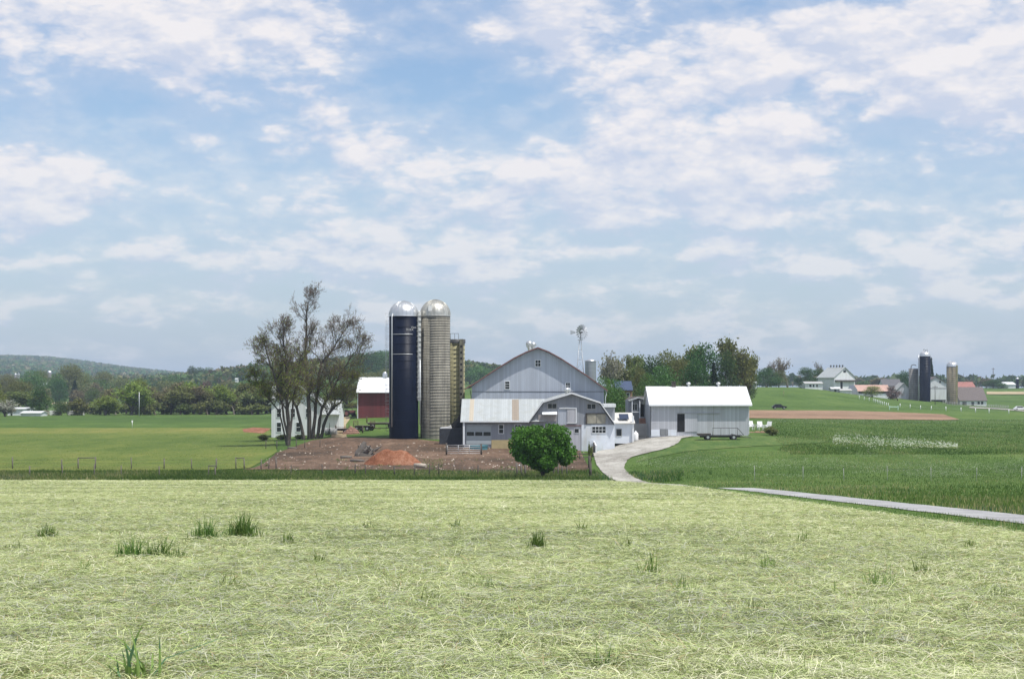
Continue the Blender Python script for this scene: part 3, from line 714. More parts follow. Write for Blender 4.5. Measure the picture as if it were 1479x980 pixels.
ORD = ['first', 'second', 'third', 'fourth', 'fifth', 'sixth', 'seventh', 'eighth', 'ninth', 'tenth', 'eleventh', 'twelfth', 'thirteenth', 'fourteenth', 'fifteenth', 'sixteenth', 'seventeenth', 'eighteenth', 'nineteenth', 'twentieth'] + ['twenty-' + q for q in ('first', 'second', 'third', 'fourth', 'fifth', 'sixth', 'seventh', 'eighth', 'ninth')] + ['thirtieth'] + ['thirty-' + q for q in ('first', 'second', 'third', 'fourth', 'fifth')]
def row(T, where, group, wf=1.5):
    cnt = {}
    tot = {}
    for t in T: tot[t[0]] = tot.get(t[0], 0) + 1
    for t in sorted(T, key=lambda q: q[1]):
        kd, u_, Y_, vt, w_ = t; c = cnt.get(kd, 0); cnt[kd] = c + 1
        lab = f'{ADJ[kd]} {where}' if tot[kd] == 1 else f'{ORD[c]} {ADJ[kd]} from the left {where}'
        tree_px(kd, lab, u_, Y_, vt, w_ * wf, group)
row(HR, 'in the hedgerow beyond the green field', 'trees of the hedgerow beyond the green field')
# second line of taller, hazier trees behind the hedgerow
H2 = [('olive', 14, 900, 548, 30), ('mid', 47, 950, 536, 30), ('olive', 58, 980, 538, 22), ('dark', 86, 900, 548, 18), ('olive', 103, 950, 530, 32), ('conifer', 108, 880, 549, 12), ('mid', 80, 940, 541, 22),
 ('dark', 30, 980, 549, 20), ('bud_brown', 128, 900, 552, 26), ('mid', 134, 850, 560, 16), ('olive', 122, 1150, 541, 20), ('mid', 146, 1000, 549, 26), ('olive', 150, 1200, 539, 24), ('bud_brown', 70, 860, 561, 30), ('bud_brown', 100, 860, 563, 30),
 ('olive', 175, 1100, 548, 28), ('mid', 200, 1150, 547, 30), ('dark', 230, 1150, 549, 22), ('mid', 250, 1180, 541, 20), ('olive', 240, 1000, 552, 30), ('mid', 270, 1000, 552, 28), ('dark', 300, 1050, 552, 30),
 ('olive', 330, 1050, 552, 30), ('mid', 360, 1050, 550, 34), ('olive', 390, 1000, 552, 34), ('dark', 420, 1050, 549, 30), ('mid', 460, 1000, 552, 30), ('olive', 500, 1000, 553, 34), ('mid', 530, 900, 556, 30), ('olive', 10, 1250, 543, 24)]
row(H2, 'in the second tree line behind the hedgerow', 'trees of the second line behind the hedgerow')
H3 = [('dark', 278, 1500, 530, 12), ('dark', 290, 1480, 532, 15), ('mid', 301, 1500, 531, 14), ('dark', 331, 1500, 537, 12), ('dark', 343, 1450, 533, 12), ('dark', 366, 1400, 529, 18), ('dark', 354, 1420, 531, 10), ('mid', 380, 1400, 532, 18), ('dark', 250, 1500, 545, 12)]
row(H3, 'on the skyline slope left of the farm', 'trees on the skyline slope')
# right of centre, behind the long shed
H4 = [('bare_pale', 877, 420, 509, 32), ('bud_olive', 899, 440, 522, 26), ('bud_olive', 914, 450, 516, 22), ('bud_olive', 928, 430, 516, 28), ('dark', 945, 400, 519, 44), ('olive', 964, 430, 513, 44), ('mid', 934, 340, 540, 26), ('bud_olive', 992, 450, 503, 40),
 ('dark', 1015, 430, 502, 48), ('olive', 985, 400, 524, 40), ('conifer', 1031, 400, 524, 22), ('bud_olive', 1062, 440, 493, 40), ('bud_olive', 1080, 460, 516, 24), ('dark', 1003, 390, 524, 40), ('dark', 1047, 420, 512, 34), ('mid', 958, 380, 530, 40), ('olive', 925, 380, 536, 24),
 ('mid', 1082, 540, 532, 22), ('dark_wide', 1108, 690, 531, 40), ('olive', 1125, 700, 536, 26), ('bare', 1107, 720, 520, 22), ('bare', 1137, 700, 514, 34), ('dark', 1164, 730, 532, 26), ('dark_wide', 1180, 740, 533, 30), ('bare', 1186, 800, 521, 20), ('mid', 1091, 700, 540, 16)]
row(H4, 'along the rise behind the long shed', 'trees behind the long shed', 1.15)
def green_behind():
    for q, (u_, vt, w_) in enumerate([(870, 546, 34), (884, 549, 40), (896, 560, 28)]):
        tree_px('mid', ['leftmost bushy green tree between big barn and long shed', 'tallest bushy green tree between big barn and long shed', 'rightmost bushy green tree between big barn and long shed'][q], u_, 285 + q * 4, vt, w_, 'bushy trees between the barns')
green_behind()
for u_, w_, lb in ((383, 14, 'dark bush at the left corner of the white farmhouse'), (405, 18, 'low bush at the foot of the white farmhouse left of the slimmer trunk'), (430, 16, 'bush between the two spring tree trunks')): tree_px('shrub', lb, u_, 276, 627, w_ * 1.3, 'bushes around the farmhouse')
# right farm trees
H5 = [('yellow', 1260, 655, 558, 19), ('purple', 1296, 650, 557, 20), ('dark', 1307, 760, 537, 16), ('conifer', 1345, 760, 517, 9), ('bud_brown', 1270, 1150, 545, 20), ('bud_brown', 1283, 1150, 547, 14),
 ('bare', 1402, 1150, 546, 18), ('bare', 1414, 1150, 545, 20), ('dark', 1434, 1050, 549, 22), ('bare', 1424, 1100, 548, 16), ('dark', 1459, 1150, 549, 12), ('dark', 1482, 1150, 546, 14), ('mid', 1248, 1200, 550, 18), ('mid', 1446, 1100, 553, 14), ('dark', 1380, 1200, 550, 14)]
row(H5, 'around the right hand farm', 'trees around the right hand farm')
# skyline trees between the silos and the barn
H6 = [('mid', 517, 1150, 514, 30), ('dark', 535, 1100, 510, 34), ('mid', 552, 1150, 507, 32), ('olive', 560, 900, 535, 30), ('dark', 678, 1150, 531, 26), ('mid', 692, 1100, 529, 26), ('dark', 705, 1150, 533, 24), ('olive', 660, 1150, 530, 26), ('olive', 535, 900, 540, 40), ('mid', 505, 1000, 528, 26), ('mid', 572, 1100, 512, 26)]
row(H6, 'on the wooded rise behind the silos', 'trees on the wooded rise behind the silos')

# wooded ridges: one mass each
def wood(name, us, Ys, n, h, leafsets, label, seed, leaf_s=3.5, per=22):
    rng = np.random.default_rng(seed)
    u = rng.uniform(*us, n); Y = rng.uniform(*Ys, n); X = (u - CX) / F * Y
    kp = fbm(X / 260, Y / 300, seed) > .3; u, Y, X = u[kp], Y[kp], X[kp]; n = len(X)
    H = h * rng.uniform(.7, 1.25, n); z = Z(X, Y)
    d = rng.normal(0, 1, (n, per, 3)); d /= np.linalg.norm(d, axis=2)[..., None]
    d[..., 2] = np.abs(d[..., 2]) * 1.0 - .25
    C = np.c_[X, Y, z + H * .45][:, None] + d * np.c_[H * .5, H * .5, H * .5][:, None] * rng.uniform(.6, 1, (n, per, 1))
    V, Fc = leaves_np(C.reshape(-1, 3), leaf_s, rng, 1.2)
    mi = np.repeat(rng.choice(len(leafsets), n), per)
    tag(link(name, mesh_np(name, V, Fc, [LF[l] for l in leafsets], mi)), label=label, kind='stuff')
wood('ridge_wood', (-420, 400), (4300, 5100), 7000, 11, ['mid', 'dark', 'olive', 'brown'], 'hazy wooded ridge along the left skyline', 61, 7, 14)
UNDER = [('shrub', u_, 545 + (k * 37) % 50, 576 + (k * 53) % 9, 22 + (k * 29) % 12) for k, u_ in enumerate(range(118, 560, 13)) if not 395 < u_ < 470]
row(UNDER, 'under the hedgerow', 'undergrowth shrubs of the hedgerow')
wood('valley_wood', (-420, 420), (2900, 3900), 4200, 13, ['mid', 'dark', 'olive', 'brown', 'mid'], 'hazy woods on the lower slopes left', 62, 7, 16)
wood('valley_wood', (-420, 420), (1300, 2400), 3000, 14, ['mid', 'olive', 'dark', 'brown'], 'hazy woods in the valley behind the hedgerow', 63, 4.5, 22)
wood('hill_wood', (420, 800), (1250, 1600), 900, 14, ['mid', 'olive', 'dark'], 'woods on the hill behind the silos', 64, 2.8, 60)
wood('far_wood', (880, 1900), (1500, 3200), 2600, 13, ['mid', 'brown', 'dark'], 'low line of far woods on the right horizon', 65, 5, 22)
# ------------------------------------------------------------------ building materials
M_grey = boards('grey_board', (.42, .455, .52), .3, 'X', .1, dirt=(.34, .36, .4))
M_greyd = boards('grey_board_dark', (.27, .285, .32), .26, 'X', .12)
M_greyl = boards('grey_board_light', (.48, .48, .52), .3, 'X', .1, dirt=(.3, .3, .31))
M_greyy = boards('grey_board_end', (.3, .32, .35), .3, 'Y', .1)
M_shed = boards('shed_steel', (.48, .49, .53), .3, 'X', .12, dirt=(.38, .38, .4))
M_roofw = boards('roof_white_metal', (.7, .71, .72), .35, 'X', .05, rough=.38, metal=0., depth=.3, dirt=(.55, .55, .54))
M_roofg = boards('roof_grey_metal', (.43, .455, .45), .32, 'X', .1, rough=.45, metal=.2, dirt=(.36, .37, .33))
M_rust = boards('roof_rusty_metal', (.27, .225, .175), .32, 'X', .15, rough=.6)
M_rust2 = boards('roof_tan_metal', (.42, .37, .29), .32, 'X', .12, rough=.6)
M_dark_roof = plain('roof_slate', (.09, .09, .1), .7, .25, 2.)
M_brown_roof = plain('roof_brown_shingle', (.12, .1, .095), .8, .25, 2.)
M_pink_roof = plain('roof_faded_red', (.42, .27, .22), .7, .15, .8)
M_red_roof = plain('roof_old_red', (.28, .12, .1), .7, .2, .8)
M_gutter = plain('white_trim', (.72, .74, .76), .5, .05)
M_redtrim = plain('red_trim', (.17, .075, .07), .6, .2)
M_whitew = boards('white_board', (.72, .74, .76), .3, 'X', .06, dirt=(.58, .58, .57))
M_block = plain('white_block_wall', (.68, .72, .78), .8, .08, 1.2, dirt=(.52, .5, .46))
M_ochre = plain('ochre_block', (.42, .34, .18), .85, .15, 2.)
M_concg = plain('concrete_grey', (.36, .36, .35), .85, .12, 1.5, bmp=.2)
M_glass = plain('window_glass', (.015, .018, .022), .2, .2)
M_black = plain('dark_opening', (.012, .012, .014), .9, .1)
M_panel = plain('weathered_panel', (.33, .31, .25), .8, .25, 2.5, dirt=(.2, .19, .16))
M_redbarn = boards('red_barn_board', (.15, .03, .035), .3, 'X', .2)
M_brick = plain('brick_wall', (.3, .17, .12), .85, .2, 3.)
M_steel = boards('galvanised', (.34, .36, .38), .18, 'Z', .06, rough=.38, metal=.6, depth=.4)
M_dome = plain('dome_aluminium', (.62, .63, .63), .33, .12, 1.2, metal=.75)
M_pipe = plain('pale_pipe', (.5, .52, .54), .4, .1, metal=.3)
M_blue = plain('silo_blue_glass', (.003, .006, .018), .42, .25, .6); M_blue.node_tree.nodes['Principled BSDF'].inputs['Specular IOR Level'].default_value = .08
M_wood = plain('grey_wood', (.13, .115, .1), .85, .3, 5.)
M_wood_d = plain('dark_wood', (.07, .06, .05), .85, .3, 5.)
M_machine = plain('rusty_machine', (.1, .055, .04), .75, .4, 3.)
M_iron = plain('dark_iron', (.05, .05, .052), .6, .3, 3.)
M_tyre = plain('tyre_rubber', (.02, .02, .02), .85, .2)
M_teal = plain('teal_trough', (.1, .3, .36), .5, .1)
M_white = plain('white_paint', (.78, .78, .77), .45, .04)
M_green_p = plain('pale_green_paint', (.5, .66, .58), .6, .1)
M_stone = plain('field_stone', (.38, .33, .27), .9, .25, 3.)
M_solar = plain('solar_panel', (.02, .03, .06), .15, .3)
def silo_mat(name, base, streak, sc=.16):
    m, nt, b = newmat(name)
    v = coords(nt)
    sep = N(nt, 'ShaderNodeSeparateXYZ'); nt.links.new(v, sep.inputs[0])
    st = noise(nt, coords(nt, (2.2, 2.2, .05)), 1., 5, .6); bl = noise(nt, coords(nt, (1, 1, 1)), .5, 5)
    an = math_(nt, 'ARCTAN2', sep.outputs[1], sep.outputs[0])
    rw = math_(nt, 'FLOOR', math_(nt, 'MULTIPLY', sep.outputs[2], 1 / .76))
    sv = math_(nt, 'FRACT', math_(nt, 'MULTIPLY_ADD', an, 56 / 6.283, math_(nt, 'MULTIPLY', rw, .5)))
    joint = math_(nt, 'MAXIMUM', math_(nt, 'LESS_THAN', sv, .14), math_(nt, 'LESS_THAN', math_(nt, 'FRACT', math_(nt, 'MULTIPLY', sep.outputs[2], 1 / .76)), .09))
    c = ramp(nt, math_(nt, 'ADD', math_(nt, 'MULTIPLY', st, .6), math_(nt, 'MULTIPLY', bl, .4)), [(.36, streak), (.52, base), (.66, tuple(min(1, x * 1.35) for x in base))])
    c = mix(nt, math_(nt, 'MULTIPLY', joint, .4), c, tuple(x * .4 for x in base))
    nt.links.new(c, b.inputs['Base Color']); b.inputs['Roughness'].default_value = .9
    bump(nt, b, math_(nt, 'SUBTRACT', 1., joint), .3, .04)
    return m
M_conc = silo_mat('silo_stave', (.24, .225, .185), (.1, .095, .08))
M_yelc = silo_mat('silo_stave_yellow', (.29, .265, .145), (.16, .15, .09))
M_conc2 = silo_mat('silo_stave_grey', (.26, .25, .24), (.13, .12, .12))

def XW(u, Y): return (u - CX) / F * Y
def ZW(v, Y): return (HV - v) / F * Y
def window(parent, x0, x1, z0, z1, y, nx=2, nz=2, frame=M_gutter, glass=M_glass, fw=.09, local=False, name='window', axis=None):
    m = MB(); yf = y - .07; yb = y + .02
    m.box(x0 - fw, x1 + fw, yf, yb, z1, z1 + fw).box(x0 - fw, x1 + fw, yf, yb, z0 - fw, z0)
    m.box(x0 - fw, x0, yf, yb, z0, z1).box(x1, x1 + fw, yf, yb, z0, z1)
    for i in range(1, nx): x = x0 + (x1 - x0) * i / nx; m.box(x - .03, x + .03, yf + .012, yb, z0, z1)
    for i in range(1, nz): z = z0 + (z1 - z0) * i / nz; m.box(x0, x1, yf + .018, yb, z - .03, z + .03)
    f = m.build(name, frame, parent, local)
    MB().box(x0, x1, y - .03, y + .01, z0, z1).build('pane', glass, f, local)
    return f

# ------------------------------------------------------------------ silos
def silo(name, label, u0, u1, Y, vb, vcap, vtop, wall, dome=True, band_n=14, group=None, band_mat=None):
    X = XW((u0 + u1) / 2, Y); r = (u1 - u0) / 2 / F * Y; z0 = ZW(vb, Y) - .3; zc = ZW(vcap, Y) - z0; zt = ZW(vtop, Y) - z0
    o = thing(name, label, 'silo', (X, Y, z0), group=group); c = (X, Y, z0)
    MB().lathe([(r, -.4), (r, zc), (0, zc + .01)], c, 56).build('wall', wall, o)
    return o, c, r, zc, zt
def dome_part(o, c, r, zc, zt, ribs=24, mat=None):
    m = MB(); H = zt - zc; R = r * 1.02
    prof = [(R * math.cos(t), zc + .05 + H * math.sin(t)) for t in np.linspace(0, math.pi / 2 * .97, 14)]
    m.lathe([(R + .05, zc - .1)] + prof + [(R * .12, zc + H + .12), (0, zc + H + .14)], c, 48)
    for k in range(ribs):
        t = 6.283 * k / ribs
        m.tube([(c[0] + q[0] * 1.006 * math.cos(t), c[1] + q[0] * 1.006 * math.sin(t), c[2] + q[1] + .02) for q in prof], .035, 4, False)
    return m.build('dome', mat or M_dome, o)
def hoops(o, c, r, z0, z1, n, mat, rr=.03, pw=1.0):
    m = MB()
    for k in range(n):
        z = z0 + (z1 - z0) * (k / (n - 1)) ** pw
        m.lathe([(r, z - rr), (r + rr * 1.6, z - rr * .5), (r + rr * 1.6, z + rr * .5), (r, z + rr)], c, 48)
    return m.build('hoops', mat, o)
def ladder(name, parent, x, y, z0, z1, w=.45, cage=True, mat=None, step=.6):
    m = MB()
    for sx in (-w/2, w/2): m.tube([(x + sx, y, z0), (x + sx, y, z1)], .03, 5)
    z = z0
    while z < z1: m.tube([(x - w/2, y, z), (x + w/2, y, z)], .02, 4); z += step
    if cage:
        z = z0 + 2.2
        while z < z1 + .5:
            m.tube([(x + math.cos(a) * .42 * -1, y - .05 - math.sin(a) * .7, z) for a in np.linspace(0, math.pi, 7)], .02, 4, False); z += 1.25
        for a in (.6, math.pi / 2, 2.5): m.tube([(x - math.cos(a) * .42, y - .05 - math.sin(a) * .7, z0 + 2.2), (x - math.cos(a) * .42, y - .05 - math.sin(a) * .7, z1 + .5)], .015, 4)
    return m.build(name, mat or M_pipe, parent)
YS = 262
o, c, r, zc, zt = silo('blue_silo', 'tall dark blue silo with silver domed cap next to the tall concrete silo', 562.2, 604.3, YS, 633, 456, 435.5, M_blue)
dome_part(o, c, r, zc, zt)
m = MB()
for v in (483, 511.5): 
    z = ZW(v, YS) - c[2]; m.lathe([(r, z - .04), (r + .03, z - .04), (r + .03, z + .04), (r, z + .04)], c, 48, a0=math.pi * 1.18, a1=math.pi * 1.72)
m.build('seam_band', M_pipe, o)
hoops(o, c, r, .6, zc - .5, 15, M_blue, .018)
ladder('ladder', o, XW(560, YS), YS - .1, c[2] + 1.5, ZW(452, YS), .5)
m = MB(); xp = XW(567.3, YS); yp = YS - r * .86
m.tube([(xp, yp, c[2] + 2.2), (xp, yp, ZW(458, YS)), (xp + .12, yp + .3, ZW(453.5, YS))], .1, 8)
m.build('fill_pipe', M_pipe, o)
def lettering(txt, parent, u, v, Y, size, r, c):
    cu = bpy.data.curves.new('lettering', 'FONT'); cu.body = txt; cu.size = size; cu.extrude = .01; cu.align_x = 'CENTER'
    t = bpy.data.objects.new('t', cu); COL.objects.link(t)
    dg = bpy.context.evaluated_depsgraph_get(); me = bpy.data.meshes.new_from_object(t.evaluated_get(dg)); bpy.data.objects.remove(t)
    x = XW(u, Y); dx = x - c[0]
    for vt in me.vertices:
        px_, pz = vt.co.x + dx, vt.co.y
        yy = -math.sqrt(max(.01, (r + .03) ** 2 - px_ ** 2)); vt.co = (px_, yy, ZW(v, Y) - c[2] + pz)
    me.materials.clear(); me.materials.append(M_white); return link('lettering', me, parent)
lettering('Ven', o, 598.3, 474.6, YS, .52, r, c); lettering('BULK', o, 593.2, 477.8, YS, .46, r, c)
# white chute between the silos
o2, c2, r2, zc2, zt2 = silo('concrete_silo', 'tall grey concrete stave silo with weathered metal dome right of the blue silo', 607.2, 650.2, YS + 1, 635, 455.8, 433.3, M_conc)
dome_part(o2, c2, r2, zc2, zt2, 28, plain('dome_weathered', (.5, .49, .44), .38, .3, 1.2, metal=.6, dirt=(.25, .24, .2)))
hoops(o2, c2, r2, .4, zc2 - .1, 44, M_iron, .028, .86)
m = MB(); xw = XW(621.8, YS); zw = ZW(449.6, YS); yw = c2[1] - r2 * .86
m.box(xw - .3, xw + .3, yw - .25, yw + .5, zw, zw + .8); m.build('hatch', M_white, o2)
m = MB(); xcx = XW(605.8, YS); m.lathe([(.3, 6.5), (.3, ZW(451, YS) - c2[2]), (.2, ZW(449.5, YS) - c2[2]), (0, ZW(449, YS) - c2[2])], (xcx, YS - .9, c2[2]), 14)
zq = c2[2] + 7
while zq < ZW(452, YS): m.box(xcx - .34, xcx + .34, YS - 1.25, YS - .9, zq, zq + .1); zq += .8
m.build('chute', plain('chute_white', (.42, .43, .42), .55, .2, 1.5, dirt=(.3, .3, .29)), o2)
m = MB(); xq = XW(608, YS); m.tube([(xq, YS - 2.6, ZW(613, YS)), (xq, YS - 2.6, ZW(520, YS))], .09, 8); m.build('fill_pipe', M_pipe, o2)
o3, c3, r3, zc3, zt3 = silo('yellow_silo', 'short narrow open topped silo of yellowish staves behind the concrete silo', 647.5, 671.2, YS + 6, 612, 491, 489, M_yelc)
hoops(o3, c3, r3, .4, zc3 - .1, 20, M_iron, .028)
m = MB().lathe([(r3 + .12, zc3 - .5), (r3 + .12, zc3 + .12), (0, zc3 + .14)], c3, 40); m.build('rim', M_iron, o3)
m = MB(); zz0 = c3[2] + zc3 + .1
for x_ in (XW(651, YS+6), XW(657, YS+6), XW(662.5, YS+6)): m.tube([(x_, YS + 5, zz0), (x_, YS + 5, zz0 + .95)], .03, 5)
m.tube([(XW(650, YS+6), YS + 5, zz0 + .93), (XW(663, YS+6), YS + 5, zz0 + .93)], .03, 5); m.build('railing', M_iron, o3)
m = MB(); xa = XW(664.2, YS + 6); m.box(xa, xa + .62, c3[1] - r3 * .92 - .5, c3[1] - .6, c3[2] + .4, c3[2] + zc3 + .12)
m.build('chute', silo_mat('chute_dark', (.17, .16, .12), (.09, .085, .07)), o3)
m = MB(); zq = c3[2] + 1.2
while zq < c3[2] + zc3 - .5: m.box(xa + .12, xa + .42, c3[1] - r3 * .92 - .53, c3[1] - r3 * .92 - .49, zq, zq + .32); zq += .95
m.build('chute_doors', M_black, o3)

# ------------------------------------------------------------------ big gable barn
YB = 263
o = thing('gable_barn', 'largest grey barn with broad curved gable and dark red roof edge', 'barn', (XW(776, YB), YB, ZW(632, YB)))
prof = [(671.8, 561.5), (690, 551), (706, 540), (724, 528.5), (742, 517.5), (760, 508.5), (776.8, 502.2), (792, 508), (810, 517.8), (828, 529.5), (846, 541.5), (862, 553), (877.5, 564.5)]
wp = [(681.3, 557.6), (690, 552), (706, 541), (724, 529.5), (742, 518.6), (760, 509.6), (776.8, 503.4), (792, 509.2), (810, 518.8), (828, 530.5), (846, 542.5), (862, 554), (872.5, 561.5)]
pts = [(XW(u, YB), ZW(v, YB)) for u, v in wp]
MB().prism([(pts[0][0], ZW(640, YB))] + pts + [(pts[-1][0], ZW(640, YB))], YB, YB + 30).build('wall', M_grey, o)
rp = [(XW(u, YB), ZW(v, YB) + .03) for u, v in prof]
MB().strip(rp, YB - .75, YB + 30.6, .1).build('roof', M_roofg, o)
MB().strip([(x, z - .12) for x, z in rp], YB - .79, YB - .73, .2).build('rake_board', M_redtrim, o)
MB().box(pts[0][0], pts[-1][0], YB - .045, YB + .1, ZW(565.6, YB), ZW(564.9, YB)).build('flashing', M_iron, o)
for (a, b, t, bt, nx, nz) in ((773.4, 780.6, 520, 528.7, 2, 2), (729.6, 735.8, 550.8, 561.5, 1, 3), (817.4, 823.2, 552.6, 565, 2, 3)):
    window(o, XW(a, YB), XW(b, YB), ZW(bt, YB), ZW(t, YB), YB, nx, nz)
for k, (yy, dx) in enumerate(((266, -.25), (272, -.05), (279, -.4))):
    m = MB(); cx, cz = XW(771.5, YB) + dx * 2.2 - .2 + k*.25, ZW(504.5, YB)
    m.lathe([(.28, 0), (.28, .55), (.5, .6), (.55, .85), (.45, 1.1), (.15, 1.25), (0, 1.27)], (cx, yy, cz + .2), 14)
    for q in range(14): a = q * .449; m.box(cx + math.cos(a) * .5 - .03, cx + math.cos(a) * .5 + .03, yy + math.sin(a) * .5 - .03, yy + math.sin(a) * .5 + .03, cz + .75, cz + 1.15)
    m.build('roof_vent', M_dome, o)
m = MB(); xr = XW(874.5, YB); m.tube([(xr, YB - .12, ZW(564, YB)), (xr + .15, YB - .15, ZW(568, YB)), (xr - .02, YB - .12, ZW(574, YB)), (xr - .02, YB - .12, ZW(625, YB))], .06, 6); m.build('downpipe', M_gutter, o)
m = MB(); m.tube([(XW(679, YB), YB - .12, ZW(563, YB)), (XW(680.6, YB), YB - .12, ZW(572, YB)), (XW(680.6, YB), YB - .12, ZW(625, YB))], .06, 6); m.build('downpipe', M_iron, o)

# ------------------------------------------------------------------ front gambrel barn with left wing
YF = 240
o = thing('gambrel_barn', 'low grey barn with white edged gambrel gable in front of the largest barn', 'barn', (XW(826, YF), YF, ZW(650, YF)))
gp = [(762.8, 609.6), (784.3, 580.2), (825.6, 567.6), (866.6, 581.2), (888.3, 612.4)]
P_ = lambda L: [(XW(u, YF), ZW(v, YF)) for u, v in L]
wl = P_([(765.5, 608.8), (785.5, 581.4), (825.6, 569), (865.4, 582.4), (885.6, 612)])
MB().prism([(wl[0][0], ZW(614, YF))] + wl + [(wl[-1][0], ZW(614, YF))], YF, YF + 20).build('wall', M_greyd, o)
MB().strip(P_(gp), YF - .5, YF + 20.3, .08).build('roof', M_roofg, o)
m = MB(); m.strip([(x, z - .1) for x, z in P_(gp)], YF - .56, YF - .49, .24); m.build('rake_board', M_gutter, o)
# lower storey: grey part left, white block part right
MB().box(XW(785, YF), XW(839.8, YF), YF + .05, YF + 19.8, ZW(652, YF), ZW(614, YF)).build('lower_wall', M_greyl, o)
MB().box(XW(839.8, YF), XW(887.8, YF), YF - .02, YF + 19.9, ZW(653, YF), ZW(613.2, YF)).build('block_wall', M_block, o)
MB().box(XW(804, YF), XW(840, YF), YF - .1, YF + .04, ZW(614.7, YF), ZW(613.6, YF)).build('trim_board', M_redtrim, o)
window(o, XW(791.4, YF), XW(803.6, YF), ZW(589.4, YF), ZW(582.8, YF), YF, 2, 1, M_concg)
window(o, XW(848.4, YF), XW(860, YF), ZW(590, YF), ZW(583.4, YF), YF, 2, 1, M_concg)
window(o, XW(829.8, YF), XW(836, YF), ZW(624.6, YF), ZW(618.8, YF), YF + .05, 1, 1, M_gutter, fw=.05)
window(o, XW(855.3, YF), XW(874.6, YF), ZW(624.6, YF), ZW(615.9, YF), YF - .02, 4, 2, M_gutter, fw=.08)
d = MB().box(XW(819.2, YF), XW(831.2, YF), YF - .14, YF - .05, ZW(609.6, YF), ZW(590.6, YF)).build('sliding_door', M_greyl, o)
m = MB(); m.box(XW(807.6, YF), XW(833, YF), YF - .19, YF, ZW(590, YF), ZW(588.5, YF)).box(XW(831.4, YF), XW(833, YF), YF - .17, YF, ZW(610.8, YF), ZW(590, YF)).box(XW(818.4, YF), XW(831.4, YF), YF - .17, YF - .02, ZW(611, YF), ZW(609.8, YF))
m.build('door_track', M_gutter, o)
MB().box(XW(806, YF), XW(818.6, YF), YF - .07, YF + .02, ZW(613.4, YF), ZW(590.4, YF)).build('door_panel', M_grey, o)
m = MB().box(XW(777.4, YF), XW(803.6, YF), YF - .1, YF + .02, ZW(608, YF), ZW(598.4, YF)); m.build('shutter', boards('shutter_board', (.34, .32, .32), .4, 'X', .1), o)
m = MB().box(XW(848.2, YF), XW(861, YF), YF - .12, YF + .02, ZW(611.2, YF), ZW(597.6, YF)); m.build('shutter', M_panel, o)
m = MB().box(XW(861.6, YF), XW(874.6, YF), YF - .12, YF + .02, ZW(611.2, YF), ZW(597.6, YF)); m.build('shutter', M_panel, o)
m = MB(); m.box(XW(846, YF), XW(848, YF), YF - .2, YF, ZW(612, YF), ZW(596.6, YF)).box(XW(846, YF), XW(876, YF), YF - .2, YF, ZW(597.2, YF), ZW(596.2, YF)); m.build('shutter_frame', M_wood_d, o)
MB().prism_x([(YF - .75, ZW(597.6, YF)), (YF, ZW(594.2, YF)), (YF, ZW(595, YF)), (YF - .75, ZW(598.4, YF))], XW(783, YF), XW(804.5, YF)).build('door_hood', M_gutter, o)
for yy, dx in ((244, -.3), (250, .1)):
    cx, cz = XW(823, YF) + dx, ZW(568.5, YF)
    MB().lathe([(.22, -.1), (.22, .35), (.42, .4), (.46, .65), (.3, .85), (0, .95)], (cx, yy, cz), 12).build('roof_vent', M_dome, o)
# left wing
wy = YF + .35
m = MB(); yr = YF + 7
zr = ZW(577.8, 240) ; ze = ZW(608.4, YF)
m = MB().prism_x([(wy, ZW(646, YF)), (wy, ZW(609.4, YF)), (yr, zr - .12), (yr + 7, ze), (yr + 7, ZW(646, YF))], XW(669.5, YF), XW(786, YF)); m.build('wing_wall', M_greyd, o)
m = MB().strip_x([(YF - .35, ze - .02), (yr, ZW(577.4, 240) + .05), (yr + 7.4, ze - .02)], XW(665, YF), XW(789, YF), .07); m.build('wing_roof', M_roofg, o)
def slope_patch(u0, u1, t0, t1, mat):
    a, b = (YF - .35, ze - .02 + .075), (yr, ZW(577.4, 240) + .125)
    q = [(a[0] + (b[0] - a[0]) * t, a[1] + (b[1] - a[1]) * t) for t in (t0, t1)]
    MB().strip_x(q, XW(u0, YF), XW(u1, YF), .012).build('roof_panel', mat, o)
slope_patch(677.5, 683.6, .01, .99, M_rust2); slope_patch(739.5, 749.6, .04, .97, M_rust)
m = MB().box(XW(665, YF), XW(764, YF), YF - .45, YF - .36, ze - .1, ze + .08); m.build('gutter', M_gutter, o)
m = MB().box(XW(668.6, YF), XW(671.4, YF), YF - .3, YF - .02, ZW(641.5, YF), ze - .1); m.build('corner_post', M_gutter, o)
# garage door
gd = MB()
zt_, zb_ = ZW(614.4, YF), ZW(641.5, YF); n = 4
for k in range(n): gd.box(XW(673.4, YF), XW(709.4, YF), wy - .09, wy - .03, zb_ + (zt_ - zb_) * k / n + .02, zb_ + (zt_ - zb_) * (k + 1) / n - .02)
gdo = gd.build('garage_door', plain('garage_door_grey', (.36, .4, .42), .5, .06), o)
for k in range(3): MB().box(XW(674.3 + k * 12, YF), XW(684.6 + k * 12, YF), wy - .11, wy - .088, ZW(628.9, YF), ZW(623.5, YF)).build('window', M_glass, gdo)
MB().box(XW(672, YF), XW(711, YF), wy - .14, wy - .02, ZW(614.3, YF), ZW(613, YF)).build('door_lintel', M_greyl, o)
window(o, XW(720.8, YF), XW(726.8, YF), ZW(625.4, YF), ZW(613.2, YF), wy, 1, 2, M_gutter)
window(o, XW(744, YF), XW(752, YF), ZW(625.4, YF), ZW(613.2, YF), wy, 2, 2, M_gutter)
MB().box(XW(709.8, YF), XW(786, YF), wy - .12, wy + .02, ZW(648, YF), ZW(635, YF)).build('foundation', M_ochre, o)
m = MB().box(XW(880.5, YF), XW(893.5, YF), YF + 9, YF + 13, ZW(612, YF), ZW(585.4, YF)); m.build('side_dormer', M_greyd, o)
